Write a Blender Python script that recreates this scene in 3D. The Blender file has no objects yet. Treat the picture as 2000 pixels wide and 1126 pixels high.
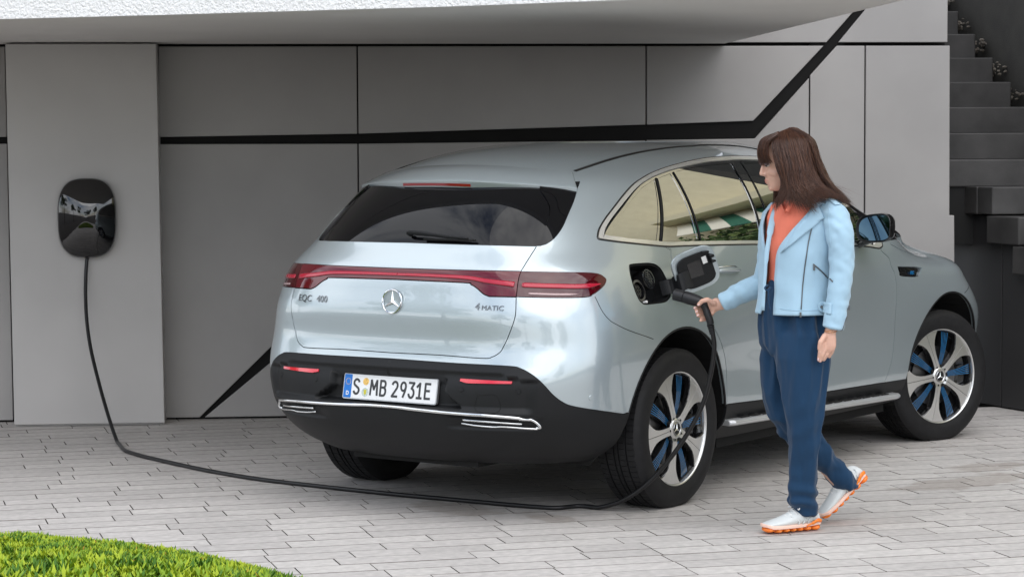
import bpy, bmesh, math, random
import numpy as np
from mathutils import Vector, Matrix
from mathutils.geometry import delaunay_2d_cdt, tessellate_polygon
random.seed(7); rng=np.random.default_rng(7)
R=math.radians
sc=bpy.context.scene
# ------------------------------------------------------------------ camera, sky, sun, exposure
cam_d=bpy.data.cameras.new('camera'); cam=bpy.data.objects.new('camera',cam_d); sc.collection.objects.link(cam); sc.camera=cam
cam_d.sensor_width=36; cam_d.lens=4700/2000*36; cam_d.clip_end=3000; cam_d.clip_start=.1
cx=Vector((.56958125,-.82192371,-.00431479)); cy=-Vector((-.05463423,-.03262175,-.99797341)); cz=-Vector((.82011725,.56866267,-.06348591))
CAM=Vector((-9.39455,-6.51147,1.69236))
m=Matrix.Identity(4)
for i,v in enumerate((cx,cy,cz)): m.col[i][:3]=v
m.col[3][:3]=CAM; cam.matrix_world=m
SUN_EL,SUN_AZ=R(56),R(230)      # direction the light comes from (azimuth from +x towards +y)
w=bpy.data.worlds.new('World'); sc.world=w; w.use_nodes=True
nt=w.node_tree; N=nt.nodes; bg=N['Background']
sky=N.new('ShaderNodeTexSky'); sky.sky_type='NISHITA'; sky.sun_disc=False; sky.sun_elevation=SUN_EL; sky.sun_rotation=R(90)-SUN_AZ
sky.air_density=1.0; sky.dust_density=1.2; sky.ozone_density=1.0
tc=N.new('ShaderNodeTexCoord'); mp=N.new('ShaderNodeMapping'); mp.inputs['Scale'].default_value=(1,1,2.6)
nz=N.new('ShaderNodeTexNoise'); nz.inputs['Scale'].default_value=2.6; nz.inputs['Detail'].default_value=9; nz.inputs['Roughness'].default_value=.58
rp=N.new('ShaderNodeValToRGB'); rp.color_ramp.elements[0].position=.33; rp.color_ramp.elements[1].position=.60
mx=N.new('ShaderNodeMix'); mx.data_type='RGBA'; mx.inputs['B'].default_value=(10.6,10.9,11.4,1)
for a,b in ((tc.outputs['Generated'],mp.inputs[0]),(mp.outputs[0],nz.inputs['Vector']),(nz.outputs['Fac'],rp.inputs[0]),(rp.outputs[0],mx.inputs['Factor']),(sky.outputs[0],mx.inputs['A']),(mx.outputs['Result'],bg.inputs[0])): nt.links.new(a,b)
bg.inputs[1].default_value=.148
sd=bpy.data.lights.new('sun','SUN'); sd.energy=1.15; sd.angle=R(80); sd.color=(1,.95,.88)
so=bpy.data.objects.new('sun',sd); sc.collection.objects.link(so)
sv=Vector((math.cos(SUN_EL)*math.cos(SUN_AZ),math.cos(SUN_EL)*math.sin(SUN_AZ),math.sin(SUN_EL)))
so.rotation_euler=sv.to_track_quat('Z','Y').to_euler(); so.location=sv*30
vs=sc.view_settings; vs.view_transform='Standard'; vs.look='None'; vs.exposure=0.36; vs.gamma=1; vs.use_curve_mapping=False
sc.cycles.max_bounces=8; sc.cycles.glossy_bounces=4; sc.cycles.transmission_bounces=6
# ------------------------------------------------------------------ helpers
COL=sc.collection
def mat(name,col,rough=.5,metal=0,spec=.5,coat=0,coatr=.03,noise=None,bump=None,trans=0,ior=1.45,sheen=0,emit=None,alpha=None):
    """noise=(scale,amount[,detail]) value mottling of the base colour in object space; bump=(scale,strength[,distance])"""
    M=bpy.data.materials.new(name); M.use_nodes=True; t=M.node_tree; b=t.nodes['Principled BSDF']
    b.inputs['Base Color'].default_value=(*col,1); b.inputs['Roughness'].default_value=rough; b.inputs['Metallic'].default_value=metal
    b.inputs['Specular IOR Level'].default_value=spec; b.inputs['Coat Weight'].default_value=coat; b.inputs['Coat Roughness'].default_value=coatr
    b.inputs['Transmission Weight'].default_value=trans; b.inputs['IOR'].default_value=ior; b.inputs['Sheen Weight'].default_value=sheen
    if emit: b.inputs['Emission Color'].default_value=(*emit[:3],1); b.inputs['Emission Strength'].default_value=emit[3]
    co=None
    if noise or bump:
        co=t.nodes.new('ShaderNodeTexCoord')
    if noise:
        sc_=noise[0]; am=noise[1]; n=t.nodes.new('ShaderNodeTexNoise'); n.inputs['Scale'].default_value=sc_; n.inputs['Detail'].default_value=noise[2] if len(noise)>2 else 4
        t.links.new(co.outputs['Object'],n.inputs['Vector'])
        r=t.nodes.new('ShaderNodeMapRange'); r.inputs['From Min'].default_value=.25; r.inputs['From Max'].default_value=.75; r.inputs['To Min'].default_value=1-am; r.inputs['To Max'].default_value=1+am
        t.links.new(n.outputs['Fac'],r.inputs['Value'])
        v=t.nodes.new('ShaderNodeVectorMath'); v.operation='SCALE'; v.inputs[0].default_value=col; t.links.new(r.outputs[0],v.inputs['Scale'])
        t.links.new(v.outputs[0],b.inputs['Base Color'])
    if bump:
        n2=t.nodes.new('ShaderNodeTexNoise'); n2.inputs['Scale'].default_value=bump[0]; n2.inputs['Detail'].default_value=3
        t.links.new(co.outputs['Object'],n2.inputs['Vector'])
        bp=t.nodes.new('ShaderNodeBump'); bp.inputs['Strength'].default_value=bump[1]; bp.inputs['Distance'].default_value=bump[2] if len(bump)>2 else .004
        t.links.new(n2.outputs['Fac'],bp.inputs['Height']); t.links.new(bp.outputs[0],b.inputs['Normal'])
    return M
def obj(name,verts,faces,m,parent=None,smooth=False,normals=None,mats=None,fm=None):
    me=bpy.data.meshes.new(name); me.from_pydata([tuple(map(float,v)) for v in verts],[],[tuple(map(int,f)) for f in faces]); me.update()
    o=bpy.data.objects.new(name,me); COL.objects.link(o)
    for k in (mats or [m]): me.materials.append(k)
    if fm is not None: me.polygons.foreach_set('material_index',np.array(fm,dtype=np.int32))
    if smooth: me.polygons.foreach_set('use_smooth',np.ones(len(me.polygons),dtype=bool))
    if normals is not None: me.normals_split_custom_set_from_vertices([tuple(map(float,n)) for n in normals])
    if parent: o.parent=parent
    return o
def tag(o,label=None,cat=None,group=None,kind=None):
    if label: o['label']=label
    if cat: o['category']=cat
    if group: o['group']=group
    if kind: o['kind']=kind
    return o
def empty(name,loc=(0,0,0),rz=0,label=None,cat=None,group=None):
    o=bpy.data.objects.new(name,None); COL.objects.link(o); o.location=loc; o.rotation_euler=(0,0,rz); o.empty_display_size=.2
    return tag(o,label,cat,group)
def setp(o,p):
    """parent keeping the world transform (parent has a plain matrix)"""
    bpy.context.view_layer.update(); o.parent=p; o.matrix_parent_inverse=p.matrix_world.inverted(); return o
class MB:
    """collects geometry for one mesh"""
    def __init__(s): s.v=[]; s.f=[]
    def add(s,v,f):
        k=len(s.v); s.v+= [tuple(a) for a in v]; s.f+=[tuple(i+k for i in q) for q in f]; return s
    def box(s,lo,hi,M=None,bev=0):
        x0,y0,z0=lo;x1,y1,z1=hi
        v=[(x0,y0,z0),(x1,y0,z0),(x1,y1,z0),(x0,y1,z0),(x0,y0,z1),(x1,y0,z1),(x1,y1,z1),(x0,y1,z1)]
        f=[(0,3,2,1),(4,5,6,7),(0,1,5,4),(1,2,6,5),(2,3,7,6),(3,0,4,7)]
        if M is not None: v=[M@Vector(a) for a in v]
        return s.add(v,f)
    def prism(s,poly,h0,h1,fn):
        """poly: list of 2d points (ccw), fn(a,b,h)->3d"""
        n=len(poly); v=[fn(a,b,h0) for a,b in poly]+[fn(a,b,h1) for a,b in poly]
        f=[tuple(range(n))[::-1],tuple(range(n,2*n))]+[(i,(i+1)%n,n+(i+1)%n,n+i) for i in range(n)]
        return s.add(v,f)
    def tube(s,pts,rad,seg=8,caps=True,flat=1.0,up=(0,0,1)):
        P=[Vector(p) for p in pts]; n=len(P); rr=rad if hasattr(rad,'__len__') else [rad]*n
        T=[(P[min(i+1,n-1)]-P[max(i-1,0)]).normalized() for i in range(n)]
        u=Vector(up); a=T[0].cross(u)
        if a.length<1e-4: a=T[0].cross(Vector((1,0,0)))
        a.normalize(); v=[];f=[]
        for i in range(n):
            a=(a-T[i]*a.dot(T[i])).normalized(); b=T[i].cross(a)
            for k in range(seg):
                th=2*math.pi*k/seg; v.append(P[i]+(a*math.cos(th)+b*math.sin(th)*flat)*rr[i])
        for i in range(n-1):
            for k in range(seg): f.append((i*seg+k,i*seg+(k+1)%seg,(i+1)*seg+(k+1)%seg,(i+1)*seg+k))
        if caps: f.append(tuple(range(seg))[::-1]); f.append(tuple(range((n-1)*seg,n*seg)))
        return s.add(v,f)
    def build(s,name,m,parent=None,smooth=False,**k): return obj(name,s.v,s.f,m,parent,smooth,**k)
def bevel(o,w,seg=2,ang=40):
    b=o.modifiers.new('bevel','BEVEL'); b.width=w; b.segments=seg; b.limit_method='ANGLE'; b.angle_limit=R(ang); b.harden_normals=False
    return o
def smooth_path(pts,n=8):
    """Catmull-Rom"""
    P=[np.array(p,float) for p in pts]; P=[2*P[0]-P[1]]+P+[2*P[-1]-P[-2]]; out=[]
    for i in range(1,len(P)-2):
        for k in range(n):
            t=k/n; a,b,c,d=P[i-1:i+3]
            out.append(.5*((2*b)+(-a+c)*t+(2*a-5*b+4*c-d)*t*t+(-a+3*b-3*c+d)*t**3))
    out.append(P[-2]); return out
def text_mesh(body,size,depth=.002,offset=0,xs=1,spacing=1,res=4):
    c=bpy.data.curves.new('t','FONT'); c.body=body; c.size=size; c.extrude=depth/2; c.offset=offset; c.align_x='CENTER'; c.align_y='CENTER'; c.space_character=spacing; c.resolution_u=res
    o=bpy.data.objects.new('t',c); COL.objects.link(o); bpy.context.view_layer.update()
    me=bpy.data.meshes.new_from_object(o.evaluated_get(bpy.context.evaluated_depsgraph_get())); bpy.data.objects.remove(o)
    v=[(p.co.x*xs,p.co.y,p.co.z) for p in me.vertices]; f=[tuple(p.vertices) for p in me.polygons]; bpy.data.meshes.remove(me)
    return v,f
def ico(sub=1):
    b=bmesh.new(); bmesh.ops.create_icosphere(b,subdivisions=sub,radius=1); v=[tuple(x.co) for x in b.verts]; f=[tuple(y.index for y in x.verts) for x in b.faces]; b.free(); return v,f
# ------------------------------------------------------------------ setting
WD=Vector((.64092609,-.7676026,0)); WN=Vector((.7676026,.64092609,0)); WDIST=3.0942658
def wp(d,o,z=0): return WD*d+WN*(WDIST-o)+Vector((0,0,z))
def wall_fn(d,z,o): return wp(d,o,z)
def flat_fn(z0=0): return lambda d,o,h: wp(d,o,h)
M_panel=mat('wall panel grey',(.335,.322,.314),.36,0,.5,noise=(1.3,.12,5),bump=(320,.05,.001))
M_panel2=mat('column panel grey',(.47,.455,.445),.33,0,.5,noise=(1.1,.11,4),bump=(320,.05,.001))
M_band=mat('black band',(.006,.0056,.0055),.6,0,.2,noise=(6,.2))
M_dark=mat('joint black',(.006,.006,.006),.8)
M_stucco=mat('white stucco',(.84,.84,.84),.9,bump=(70,.8,.016),noise=(40,.04))
M_soffit=mat('soffit plaster',(.70,.675,.65),.85,bump=(90,.06,.002),noise=(1.5,.04))
M_paver=[mat('paver %d'%i,c,.78,noise=(26,.16,8),bump=(150,.22,.002)) for i,c in enumerate(((.435,.413,.394),(.455,.432,.412),(.415,.394,.376),(.468,.446,.424)))]
M_joint=mat('dirty paver edge',(.16,.145,.13),.95,noise=(30,.3))
def stain(M_):
    # two brown stains and faint large-scale weathering, fixed to the ground
    t=M_.node_tree; b=t.nodes['Principled BSDF']; lk=b.inputs['Base Color'].links[0]; src=lk.from_socket; co=t.nodes.new('ShaderNodeTexCoord')
    n=t.nodes.new('ShaderNodeTexNoise'); n.inputs['Scale'].default_value=7; n.inputs['Detail'].default_value=6; t.links.new(co.outputs['Object'],n.inputs['Vector'])
    tot=None
    for c,r_ in (((1.43,-1.70,0),(.55,.16,1)),((1.95,-1.55,0),(.30,.12,1)),((-.62,-.10,0),(.16,.30,1)),((-.60,-.62,0),(.10,.22,1))):
        m_=t.nodes.new('ShaderNodeMapping'); m_.vector_type='TEXTURE'; m_.inputs['Location'].default_value=c; m_.inputs['Scale'].default_value=r_; m_.inputs['Rotation'].default_value=(0,0,R(-20))
        t.links.new(co.outputs['Object'],m_.inputs[0]); l=t.nodes.new('ShaderNodeVectorMath'); l.operation='LENGTH'; t.links.new(m_.outputs[0],l.inputs[0])
        a=t.nodes.new('ShaderNodeMath'); a.operation='MULTIPLY_ADD'; t.links.new(n.outputs['Fac'],a.inputs[0]); a.inputs[1].default_value=-1.6; t.links.new(l.outputs['Value'],a.inputs[2])
        q=t.nodes.new('ShaderNodeMapRange'); q.inputs['From Min'].default_value=-.05; q.inputs['From Max'].default_value=.15; q.inputs['To Min'].default_value=1; q.inputs['To Max'].default_value=0; t.links.new(a.outputs[0],q.inputs['Value'])
        if tot is None: tot=q.outputs[0]
        else:
            mx_=t.nodes.new('ShaderNodeMath'); mx_.operation='MAXIMUM'; t.links.new(tot,mx_.inputs[0]); t.links.new(q.outputs[0],mx_.inputs[1]); tot=mx_.outputs[0]
    n2=t.nodes.new('ShaderNodeTexNoise'); n2.inputs['Scale'].default_value=1.7; n2.inputs['Detail'].default_value=7; t.links.new(co.outputs['Object'],n2.inputs['Vector'])
    w_=t.nodes.new('ShaderNodeMapRange'); w_.inputs['From Min'].default_value=.3; w_.inputs['From Max'].default_value=.7; w_.inputs['To Min'].default_value=.93; w_.inputs['To Max'].default_value=1.05; t.links.new(n2.outputs['Fac'],w_.inputs['Value'])
    v=t.nodes.new('ShaderNodeVectorMath'); v.operation='SCALE'; t.links.new(src,v.inputs[0]); t.links.new(w_.outputs[0],v.inputs['Scale'])
    k=t.nodes.new('ShaderNodeMath'); k.operation='MULTIPLY'; k.inputs[1].default_value=.36; t.links.new(tot,k.inputs[0])
    m2=t.nodes.new('ShaderNodeMix'); m2.data_type='RGBA'; m2.inputs['B'].default_value=(.17,.13,.095,1); t.links.new(k.outputs[0],m2.inputs['Factor']); t.links.new(v.outputs[0],m2.inputs['A']); t.links.new(m2.outputs['Result'],b.inputs['Base Color'])
for M_ in M_paver: stain(M_)
M_sand=mat('joint sand',(.045,.038,.032),.95,noise=(40,.4))
M_stone=mat('dark stone step',(.044,.042,.041),.5,noise=(5,.4,7),bump=(90,.25,.003))
M_dwall=mat('dark wall panel',(.028,.027,.028),.5,noise=(3,.12,4))
M_rwall=mat('dark plaster wall',(.030,.028,.024),.9,noise=(7,.22,6),bump=(120,.4,.004))
M_gravel=mat('gravel',(.12,.105,.088),.85,noise=(14,.6))

# ground sheet
g=200
tag(obj('ground',[(-g,-g,-.05),(g,-g,-.05),(g,g,-.05),(-g,g,-.05)],[(0,1,2,3)],M_sand),kind='structure')
# paving: rows run along the wall, pieces of uneven length with dark cross joints
pav=empty('paving'); pav['kind']='structure'
def in_car_hidden(d,o): return False
RW=.152; pieces=[]; PA=R(-39.8)
PD=Vector((math.cos(PA),math.sin(PA),0)); PN=Vector((-math.sin(PA),math.cos(PA),0)); PO=Vector((-.5,-.5,0))   # rows are laid at a slight angle to the wall
def pp(a,b,z=0): return PO+PD*a-PN*b+Vector((0,0,z))
def wco(P): return P.dot(WD),WDIST-P.dot(WN)
b_=-5.2; ri=0
while b_<6.5:
    a=-6.6-random.random()*.5
    while a<7.2:
        ln=random.choice((.26,.30,.34,.38,.44,.50,.56,.60))+random.uniform(-.01,.01)
        d_,o_=wco(pp(a+ln/2,b_+RW/2))
        if o_>-.25 and -5.2<d_<3.25+.37*min(o_,1.2)+(2.5 if o_>1.5 else 0): pieces.append((a,a+ln,b_,b_+RW))
        a+=ln
    b_+=RW; ri+=1
def camproj(P):
    v=Vector(P)-CAM; q=(v.dot(cx),-v.dot(cy),-v.dot(cz)); return 1000+4700*q[0]/q[2],563+4700*q[1]/q[2],q[2]
vis=[]
for k,(a,b,c,e) in enumerate(pieces):
    u,v,z=camproj(pp((a+b)/2,(c+e)/2)); s=(b-a)*RW/z**3
    inside=(-60<u<2060 and 790<v<1150 and z>0)
    # below the car body: little of it shows
    pw=pp((a+b)/2,(c+e)/2); under=(-.7<pw.x<3.4 and abs(pw.y)<.7)
    mound=(u<430 and v>1090-(u<200)*30)
    vis.append(s if inside and not under and not mound else 0)
order=sorted(range(len(pieces)),key=lambda k:-vis[k]); near=set(order[:295])
def paver_geo(mb,a,b,c,e,dz):
    gx=.0024; gy=.0020; bv=.0005; by=.0026; z0=-.045; a+=gx;b-=gx;c+=gy;e-=gy
    P=[(a,c),(b,c),(b,e),(a,e)]; I=[(a+bv,c+by),(b-bv,c+by),(b-bv,e-by),(a+bv,e-by)]
    v=[pp(x,y,z0) for x,y in P]+[pp(x,y,dz-.0016) for x,y in P]+[pp(x,y,dz) for x,y in I]
    f=[(8,11,10,9)]+[(i,4+i,4+(i+1)%4,(i+1)%4) for i in range(4)]+[(4+i,8+i,8+(i+1)%4,4+(i+1)%4) for i in range(4)]
    mb.add(v,f)
rest=MB(); restm=[]; PFM=[0]+[1]*8
for k,(a,b,c,e) in enumerate(pieces):
    dz=random.uniform(-.0016,.0)
    if k in near:
        mb=MB(); paver_geo(mb,a,b,c,e,dz); mb.build('paver',None,pav,mats=[M_paver[k%4],M_joint],fm=PFM)
    else:
        paver_geo(rest,a,b,c,e,dz); restm+=[random.choice((0,1,2,0,1,3)) if q_==0 else 4 for q_ in PFM]
ro=rest.build('paver_field',None,pav,mats=M_paver+[M_joint],fm=restm); ro['kind']='stuff'

# garage wall with its panels
wall=empty('garage_wall',wp(0,0),label='grey panelled garage wall with a bent black band behind the car',cat='wall')
def wpart(name,poly,o0,o1,m,parent,bev=.004):
    mb=MB(); mb.prism(poly,o0,o1,wall_fn); ob=mb.build(name,m); bevel(ob,bev,2) if bev else None; return setp(ob,parent)
# backing
wpart('backing',[(-2.2,-.04),(2.955,-.04),(2.955,2.95),(-2.2,2.95)],-.06,-.34,M_dark,wall,0)
wpart('band_strip',[(-1.90,1.62),(1.78,1.64),(2.9,2.89),(2.7,2.94),(1.74,1.80),(-1.90,1.70)],-.055,-.024,M_band,wall,0)
wpart('band_strip',[(-1.66,.002),(-1.50,.002),(-.5,.84),(-.5,1.1)],-.055,-.024,M_band,wall,0)
J=2.226
for poly in ([(-1.826,1.69),(-.652,1.705),(-.652,J),(-1.826,J)],[(-.644,1.705),(1.092,1.752),(1.092,J),(-.644,J)],[(1.1,1.752),(1.753,1.773),(2.186,J),(1.1,J)],
  [(-1.826,.012),(-1.611,.012),(-.652,.945),(-.652,1.645),(-1.826,1.648)],[(-1.58,.012),(-.652,.012),(-.652,.77)],[(-.644,.012),(1.092,.012),(1.092,1.657),(-.644,1.645)],
  [(1.1,.012),(2.096,.012),(2.096,2.03),(1.763,1.665),(1.1,1.659)],[(2.104,.012),(2.440,.012),(2.440,J),(2.268,J),(2.104,2.047)],
  [(2.448,.012),(3.02,.012),(3.005,1.19),(2.975,1.19),(2.97,J),(2.448,J)],
  [(-1.826,2.247),(2.203,2.247),(2.79,2.9),(-1.826,2.9)],[(2.278,2.247),(2.955,2.247),(2.955,2.9),(2.825,2.9)]):
    wpart('panel',poly,-.022,0,M_panel,wall)
# left stretch and the column
lw=empty('side_wall',wp(-3.4,0),label='grey wall strip left of the charger column, cut by the frame edge',cat='wall')
wpart('backing',[(-5.5,-.04),(-2.21,-.04),(-2.21,2.95),(-5.5,2.95)],-.06,-.34,M_dark,lw,0)
wpart('panel',[(-5.4,.012),(-2.715,.012),(-2.722,1.655),(-5.4,1.63)],-.022,0,M_panel,lw); wpart('panel',[(-5.4,1.675),(-2.722,1.695),(-2.726,J),(-5.4,J)],-.022,0,M_panel,lw)
wpart('band_strip',[(-5.4,1.60),(-2.71,1.62),(-2.71,1.72),(-5.4,1.70)],-.055,-.024,M_band,lw,0)
colm=empty('charger_column',wp(-2.25,.12),label='flat grey metal column carrying the charging station',cat='column')
wpart('front_panel',[(-2.679,.012),(-1.806,.012),(-1.826,2.232),(-2.693,2.232)],.225,.25,M_panel2,colm)
wpart('core',[(-2.675,.0),(-1.809,.0),(-1.8285,2.236),(-2.689,2.236)],-.05,.224,M_panel2,colm,0)
# canopy with stucco fascia and plaster soffit (slightly rising outwards)
ZS=lambda o: 2.240+.010*o
FE=[(-6.5,.72),(-2.42,2.76),(-1.69,3.07),(-.33,3.72),(.47,4.22),(1.62,4.62)]     # front edge (d, out)
can=empty('canopy',wp(-1,1.5,2.24),label='projecting canopy slab with white stucco edge over the garage wall',cat='canopy')
def canfn(d,o,h): return wp(d,o,(ZS(o) if h==0 else ZS(0)+h))
def slab(name,poly,h0,h1,m):
    mb=MB(); n=len(poly); v=[wp(d,o,ZS(o)+h0) for d,o in poly]+[wp(d,o,ZS(o)+h1) for d,o in poly]
    f=[tuple(range(n))[::-1],tuple(range(n,2*n))]+[(i,(i+1)%n,n+(i+1)%n,n+i) for i in range(n)]
    mb.add(v,f); return setp(mb.build(name,m),can)
inner=[(d,o-.33) for d,o in FE[:-1]]
slab('soffit',[(-6.5,.005)]+[(1.545,.005)]+[(1.645,4.20)]+inner[::-1],0,.05,M_soffit)
edge=[(d,o-.322) for d,o in FE[:-1]]
slab('soffit_edge',edge+[(1.648,4.208)]+[(1.62,4.60),(.47,4.20)]+[(d,o-.018) for d,o in FE[:-1]][::-1][1:],0,.05,M_soffit)
slab('slab_core',[(-6.5,-.05),(1.54,-.05),(1.645,4.55)]+[(d,o-.06) for d,o in FE[:-1]][::-1],.051,.42,M_stucco)
fa=[]; top=[]
ff=slab('fascia',[(-6.5,.70)]+[(d,o-.055) for d,o in FE[1:-1]]+[(1.63,4.53),(1.66,4.62)]+FE[:-1][::-1],-.012,.46,M_stucco)
slab('end_trim',[(1.546,.006),(1.575,.006),(1.675,4.61),(1.661,4.61),(1.6485,4.2)],.0,.44,M_soffit)
# return wall of dark panels beside the stairs
LN=lambda o: 3.298+.37*o
ret=empty('stair_plinth',wp(3.3,0),label='charcoal panelled plinth below the stairs at the right edge',cat='wall')
for o0,o1 in ((-.8,.012),(.022,.62),(.632,1.4)):
    mb=MB(); P=[(LN(o0),o0),(LN(o1),o1),(LN(o1)+.5,o1-.1),(LN(o0)+.5,o0-.1)]
    mb.prism(P,.008,1.182,flat_fn()); setp(bevel(mb.build('panel',M_dwall),.003),ret)
mb=MB(); P=[(LN(-.79)+.02,-.79),(LN(1.35)+.02,1.35),(4.6,1.3),(4.6,-.85)]; mb.prism(P,.001,1.17,flat_fn()); setp(mb.build('core',M_dark),ret)
# stairs
st=empty('outdoor_stairs',wp(3.5,0),label='flight of dark stone steps climbing behind the wall end',cat='stairs')
for k in range(-3,10):
    oo=-.245*k; zt=1.362+.166*k if k>=0 else 1.362+.178*k
    de=3.70+.205*(oo+.75) if k>2 else 4.5
    dl=LN(oo)-.055 if k<=0 else 2.985
    mb=MB(); sl=.37
    P=[(dl-(.30*sl if k<=0 else 0),oo-.30),(dl,oo),(de,oo),(de,oo-.30)]
    if k==0:
        # the landing step is made of blocks
        x=dl-.09
        mb.prism([(dl-.115,oo-.31),(dl-.055,oo-.15),(de,oo-.15),(de,oo-.31)],zt-.172,zt,flat_fn()); setp(bevel(mb.build('step',M_stone),.008,2),st)
        mb=MB(); P=[(dl-.052,oo-.146),(dl,oo),(de,oo),(de,oo-.146)]
    mb.prism(P,zt-.170,zt,flat_fn()); setp(bevel(mb.build('step',M_stone),.008,2),st)
    if k>0:
        mb=MB(); mb.prism([(2.99,oo-.3),(2.99,oo-.02),(de-.01,oo-.02),(de-.01,oo-.3)],1.0,zt-.172,flat_fn()); setp(mb.build('step_base',M_dark),st)
# slope of gravel and the plaster wall to the right of the stairs
mb=MB(); mb.prism([(3.36,-3.2),(3.46,-3.2),(4.5,.9),(4.4,.9)],.0,4.6,flat_fn())
# wall line runs along the step ends
mb=MB(); mb.prism([(3.30,-3.6),(4.02,.6),(4.3,.6),(3.6,-3.6)],.0,4.4,flat_fn())
tag(mb.build('plaster_wall',M_rwall),'dark brown plaster wall rising to the right of the stairs','wall')
gv=MB(); V,Fc=ico(1)
for k in range(3,10):
    oo=-.245*k; zt=1.362+.166*k; de=3.70+.205*(oo+.75)
    for j in range(26):
        t=random.random(); px=de+random.uniform(.0,.10); po=oo-random.uniform(0,.245); pz=zt-.166+.05+random.uniform(0,.10)*(1-abs(t-.5))
        r=random.uniform(.009,.022); M=Matrix.Rotation(random.random()*6,3,'Z')@Matrix.Rotation(random.random()*6,3,'X')@Matrix.Diagonal((r,r*random.uniform(.5,.9),r*random.uniform(.5,.8)))
        c=wp(px,po,pz); gv.add([c+M@Vector(a) for a in V],Fc)
tag(gv.build('gravel',M_gravel),'brown gravel strip between the step ends and the plaster wall','gravel',kind='stuff')
# ------------------------------------------------------------------ the car: one smooth body surface S(s,z), split into panels
def spl(xs,ys,clamp=False):
    xs=np.array(xs,float); ys=np.array(ys,float); n=len(xs); h=np.diff(xs)
    A=np.eye(n); shp=(n,)+ys.shape[1:]; b=np.zeros(shp)
    for i in range(1,n-1):
        A[i,i-1:i+2]=[h[i-1],2*(h[i-1]+h[i]),h[i]]
        b[i]=6*((ys[i+1]-ys[i])/h[i]-(ys[i]-ys[i-1])/h[i-1])
    if clamp: A[0,:2]=[2*h[0],h[0]]; b[0]=6*(ys[1]-ys[0])/h[0]
    M=np.linalg.solve(A,b.reshape(n,-1)).reshape(shp)
    def f(x):
        x=np.asarray(x,float); xc=np.clip(x,xs[0],xs[-1])
        i=np.clip(np.searchsorted(xs,xc)-1,0,n-2)
        H=h[i]; a=(xs[i+1]-xc)/H; c=(xc-xs[i])/H
        if ys.ndim>1: a=a[...,None];c=c[...,None];H=H[...,None]
        return a*ys[i]+c*ys[i+1]+((a**3-a)*M[i]+(c**3-c)*M[i+1])*H*H/6
    return f
def pch(xs,ys):
    xs=np.array(xs,float); ys=np.array(ys,float); h=np.diff(xs)[:,None]; d=np.diff(ys,axis=0)/h; m=np.zeros_like(ys)
    w1=2*h[1:]+h[:-1]; w2=h[1:]+2*h[:-1]; a,b=d[:-1],d[1:]
    with np.errstate(divide='ignore',invalid='ignore'): hm=(w1+w2)/(w1/a+w2/b)
    m[1:-1]=np.where(a*b>0,hm,0); m[0]=d[0]; m[-1]=d[-1]
    def f(x):
        x=np.clip(np.asarray(x,float),xs[0],xs[-1]); i=np.clip(np.searchsorted(xs,x)-1,0,len(xs)-2); H=(xs[i+1]-xs[i])[...,None]; t=((x-xs[i])[...,None])/H
        return (2*t**3-3*t*t+1)*ys[i]+(t**3-2*t*t+t)*H*m[i]+(3*t*t-2*t**3)*ys[i+1]+(t**3-t*t)*H*m[i+1]
    return f
XS=[-.05,.5,1.0,1.5,2.0,2.5,2.9]
_o=spl(XS,np.eye(len(XS)),True)
LV=[
(0.240,-0.780,0.730,2.710,3.600,3.000,0.758,0.817,0.827,0.827,0.827,0.817,0.798),
(0.300,-0.906,0.826,2.701,3.662,3.000,0.866,0.861,0.856,0.856,0.856,0.866,0.866),
(0.380,-0.980,0.915,2.989,3.704,3.000,0.923,0.898,0.888,0.888,0.888,0.908,0.922),
(0.480,-1.011,0.946,3.503,3.726,3.000,0.939,0.906,0.891,0.891,0.896,0.921,0.938),
(0.600,-1.003,0.938,3.847,3.727,3.200,0.947,0.909,0.898,0.898,0.904,0.930,0.946),
(0.700,-0.957,0.895,4.223,3.671,3.400,0.952,0.922,0.912,0.912,0.917,0.941,0.954),
(0.800,-0.937,0.877,4.080,3.531,3.400,0.950,0.930,0.920,0.920,0.923,0.945,0.955),
(0.900,-0.940,0.883,3.960,3.411,3.200,0.938,0.929,0.923,0.921,0.923,0.935,0.934),
(1.000,-0.920,0.868,3.850,3.358,3.000,0.917,0.917,0.914,0.912,0.910,0.903,0.834),
(1.080,-0.900,0.858,3.700,3.053,2.800,0.892,0.899,0.900,0.899,0.890,0.850,0.548),
(1.200,-0.820,0.929,3.300,2.604,2.400,0.840,0.863,0.868,0.865,0.839,0.732,0.297),
(1.300,-0.763,1.100,3.120,2.381,2.300,0.799,0.826,0.833,0.828,0.767,0.541,0.298),
(1.400,-0.674,1.295,3.100,2.162,2.200,0.744,0.782,0.794,0.784,0.673,0.399,0.300),
(1.480,-0.594,1.384,3.050,1.990,2.200,0.694,0.739,0.754,0.735,0.578,0.303,0.201),
(1.545,-0.413,1.290,2.620,1.864,2.200,0.605,0.681,0.699,0.662,0.458,0.254,0.201),
(1.607,-0.178,1.092,2.309,1.780,2.200,0.440,0.598,0.619,0.542,0.358,0.204,0.100),
(1.645,0.104,0.898,2.084,1.703,2.100,0.256,0.460,0.501,0.400,0.205,0.102,0.051),
(1.672,0.466,0.562,1.947,1.566,2.000,0.082,0.205,0.250,0.190,0.102,0.051,0.031),
]
def setup(L):
    global f_par,f_w,ZL
    L=np.array(L); ZL=L[:,0]; f_par=pch(ZL,L[:,1:6]); f_w=spl(ZL,L[:,6:])
def width(x,z): return (f_w(z)*_o(np.clip(x,XS[0],XS[-1]))).sum(-1)
def sup(th,n):
    c=np.abs(np.cos(th)); s_=np.abs(np.sin(th)); r=(c**n+s_**n)**(-1/n); return r*c,r*s_
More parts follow.
